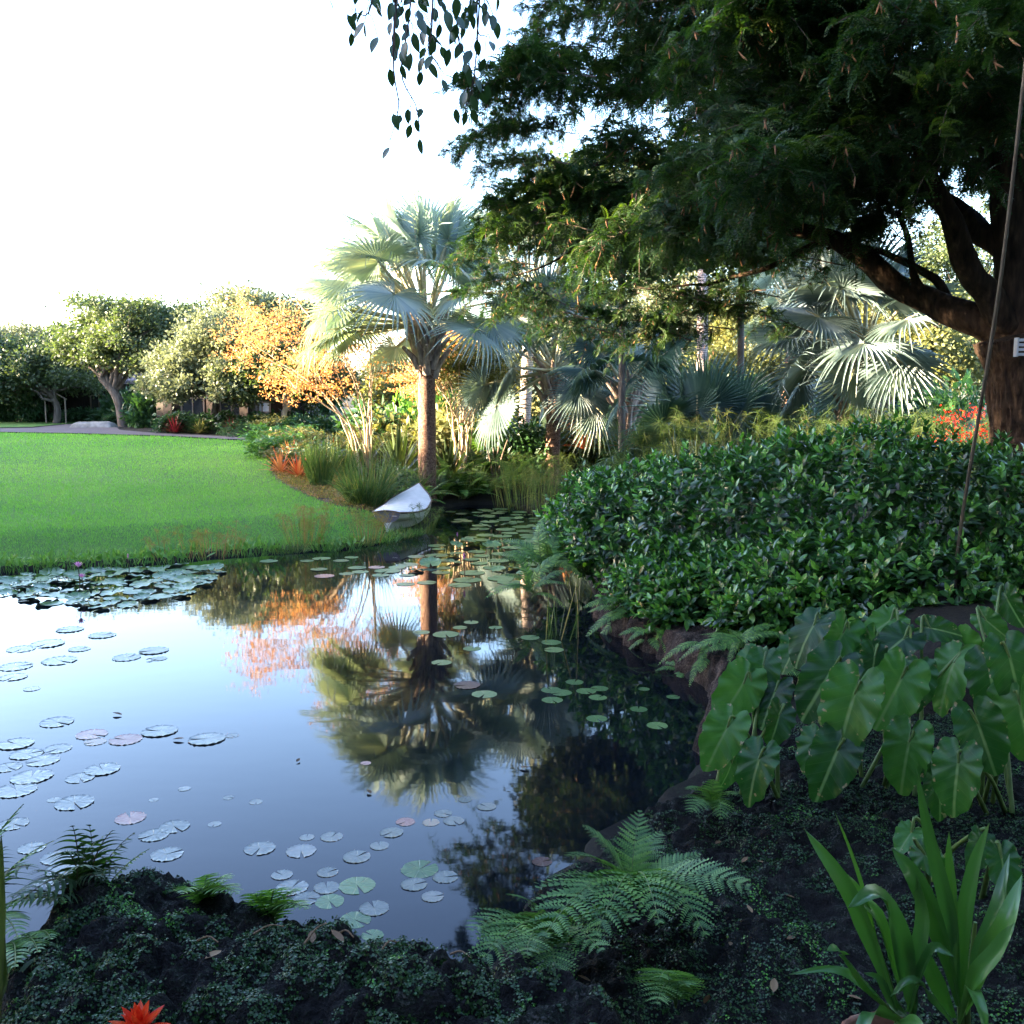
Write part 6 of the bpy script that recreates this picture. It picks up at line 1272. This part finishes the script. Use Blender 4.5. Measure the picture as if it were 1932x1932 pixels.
for s in (-1, 1): g = G(); a = math.atan2(.42, .70); box(g, (s * .35, 0, 1.72), (.86, .09, .06), rot=np.array([[math.cos(a), 0, -s * -math.sin(a)], [0, 1, 0], [s * -math.sin(a), 0, math.cos(a)]])); g.obj('rafter', M['wood'], t, smooth=False)

# ------------------------------------------------------------------ dinghy on the bank
M['canvas'] = noisemat('white_boat_cover', [(.3, (.66, .64, .61)), (.7, (.78, .76, .73))], 5, .95, .25, spec=.1); M['hull'] = noisemat('cream_hull_paint', [(.25, (.50, .47, .36)), (.7, (.68, .65, .53))], 4, .45, .05)
M['rim'] = noisemat('varnished_rim', [(.3, (.10, .06, .045)), (.7, (.17, .11, .09))], 9, .45, .1, (1, 1, 4)); M['transom'] = noisemat('blue_grey_transom', [(.3, (.085, .085, .12)), (.7, (.15, .15, .20))], 3, .5, .1, (1, 6, 6))
def dinghy():
    st = np.array([-2.83, 21.9, .02]); t = thing('rowing_boat', 'small white covered rowing boat pulled up stern first at the pond edge', 'boat', st)
    ns, nt_ = 30, 34; ax_ = nrm(np.array([.42, 3.0, 0])); lat = np.array([ax_[1], -ax_[0], 0]); L = 3.1
    S = np.linspace(0, 1, ns); bm = .30 + .30 * np.sin(np.pi * np.clip(S * .98, 0, 1)) ** .8; bm = bm * (1 - S ** 5) + .0; bm[-1] = .012
    bm = np.where(S < .55, bm, np.interp(S, [.55, .7, .82, .92, 1], [bm[16], .53, .38, .18, .012])); sheer = .53 - .10 * np.sin(np.pi * S) + .38 * S ** 3; keel = .0 + .28 * S ** 6
    wine = np.interp(S, [0, .35, 1], [1.0, 0, 0])
    def pt(s, tt, sd):
        b_, sh, kl = np.interp(s, S, bm), np.interp(s, S, sheer), np.interp(s, S, keel); wn_ = np.interp(s, S, wine)
        full = (1 - tt ** 2.4) ** .62; thin = np.where(tt < .42, (1 - (tt / .42) ** 2.6) ** .5, 0) * .88 + .085 * np.clip(1 - (tt - .42), 0, 1) * (1 - tt * .3); thin = np.minimum(np.maximum(thin, .10 - .04 * tt), 1)
        half = b_ * (full * (1 - wn_) + thin * wn_); z = sh + (kl - sh) * tt; half = half + .012 * (((tt * 8) % 1)) * (tt > .02) * (tt < .9)
        return half * sd, z
    g = G(); T = np.linspace(0, 1, nt_)
    for sd in (-1, 1):
        V = []
        for s in S:
            h, z = pt(s, T, sd); V.append(ax_ * s * L + lat * h[:, None] + np.array([0, 0, 1]) * z[:, None])
        V = np.array(V); i = np.arange(ns - 1)[:, None] * nt_ + np.arange(nt_ - 1)[None]; F = np.stack([i, i + 1, i + nt_ + 1, i + nt_], -1).reshape(-1, 4); g.add(V.reshape(-1, 3), F if sd > 0 else F[:, ::-1])
    g.obj('hull', M['hull'], t)
    # transom: upper blue grey board, white stem below it
    for nm, t0, t1, mm in (('transom', 0, .44, 'transom'), ('sternpost', .36, 1, 'white')):
        g = G(); tt = np.linspace(t0, t1, 18); h, z = pt(0, tt, 1); h = h + (.004 if nm == 'transom' else -.001)
        if nm == 'sternpost': h = np.interp(tt, [.36, .44, .6, 1], [.16, .10, .045, .035])
        top = .045 * (nm == 'transom'); V = []
        for k in range(18):
            for q in np.linspace(-1, 1, 9): V.append(ax_ * (-.02 if nm == 'transom' else -.012) + lat * h[k] * q + np.array([0, 0, z[k] + (top * (1 - q * q) if k == 0 else top * .6 * (1 - q * q) if k == 1 else 0)]))
        i = np.arange(17)[:, None] * 9 + np.arange(8)[None]; g.add(V, np.stack([i, i + 1, i + 10, i + 9], -1).reshape(-1, 4)); g.obj(nm, M[mm], t)
    # cover stretched over the gunwales
    g = G(); V = []; q = np.linspace(-1, 1, 13)
    for s, b_, sh in zip(S, bm, sheer):
        for a in q: V.append(ax_ * s * L + lat * (b_ - .01) * a + np.array([0, 0, sh + .012 + (.05 + .05 * math.sin(s * 3.1)) * (1 - a * a) * min(1, b_ * 3)]))
    i = np.arange(ns - 1)[:, None] * 13 + np.arange(12)[None]; g.add(V, np.stack([i, i + 1, i + 14, i + 13], -1).reshape(-1, 4)); g.obj('cover', M['canvas'], t)
    for sd in (-1, 1):
        g = G(); P = np.array([ax_ * s * L + lat * sd * (b_ + .012) + np.array([0, 0, sh]) for s, b_, sh in zip(S, bm, sheer)]); tube(g, P, .022, 8); g.obj('gunwale', M['rim'], t)
    g = G(); P = np.array([ax_ * (-.028) + lat * q_ * (bm[0] + .01) + np.array([0, 0, sheer[0] + .045 * (1 - q_ * q_)]) for q_ in np.linspace(-1, 1, 12)]); tube(g, P, .016, 8); g.obj('stern_rim', M['rim'], t)
    g = G(); box(g, tuple(ax_ * (-.026) + lat * .17 + np.array([0, 0, .455])), (.11, .006, .012), rot=rz(-math.atan2(ax_[0], ax_[1]))); g.obj('name_strip', M['white'], t, smooth=False)
dinghy()

# bamboo pole leaning through the hedge, and slatted box on the trunk
g = G(); p0, p1 = PD(1812, 1000, 10.6), PD(1955, -60, 8.6); base = p0.copy(); base[2] = .7; P = spl([base + (p0 - p1) * .02, p0, (p0 + p1) / 2 + [.06, 0, 0], p1], 40) - base
tube(g, P, lerp(.022, .015, 40) * (1 + .12 * (np.arange(40) % 6 == 0)), 10); M['pole'] = noisemat('weathered_pole', [(.3, (.07, .055, .035)), (.7, (.16, .13, .09))], 10, .6, .1, (1, 1, .3))
g.obj('leaning_pole', M['pole'], None, label='thin weathered bamboo pole leaning across the big trunk', cat='pole', loc=base)
b = PD(1938, 655, 12.6); t = thing('slatted_box', 'small white slatted box on the trunk at the right edge', 'box', b)
for k in range(4): g = G(); box(g, (0, 0, -.09 + k * .06), (.26, .05, .035)); g.obj('slat', M['white'], t, smooth=False)
for s in (-1, 1): g = G(); box(g, (s * .14, 0, 0), (.02, .09, .24)); g.obj('side', M['white'], t, smooth=False)
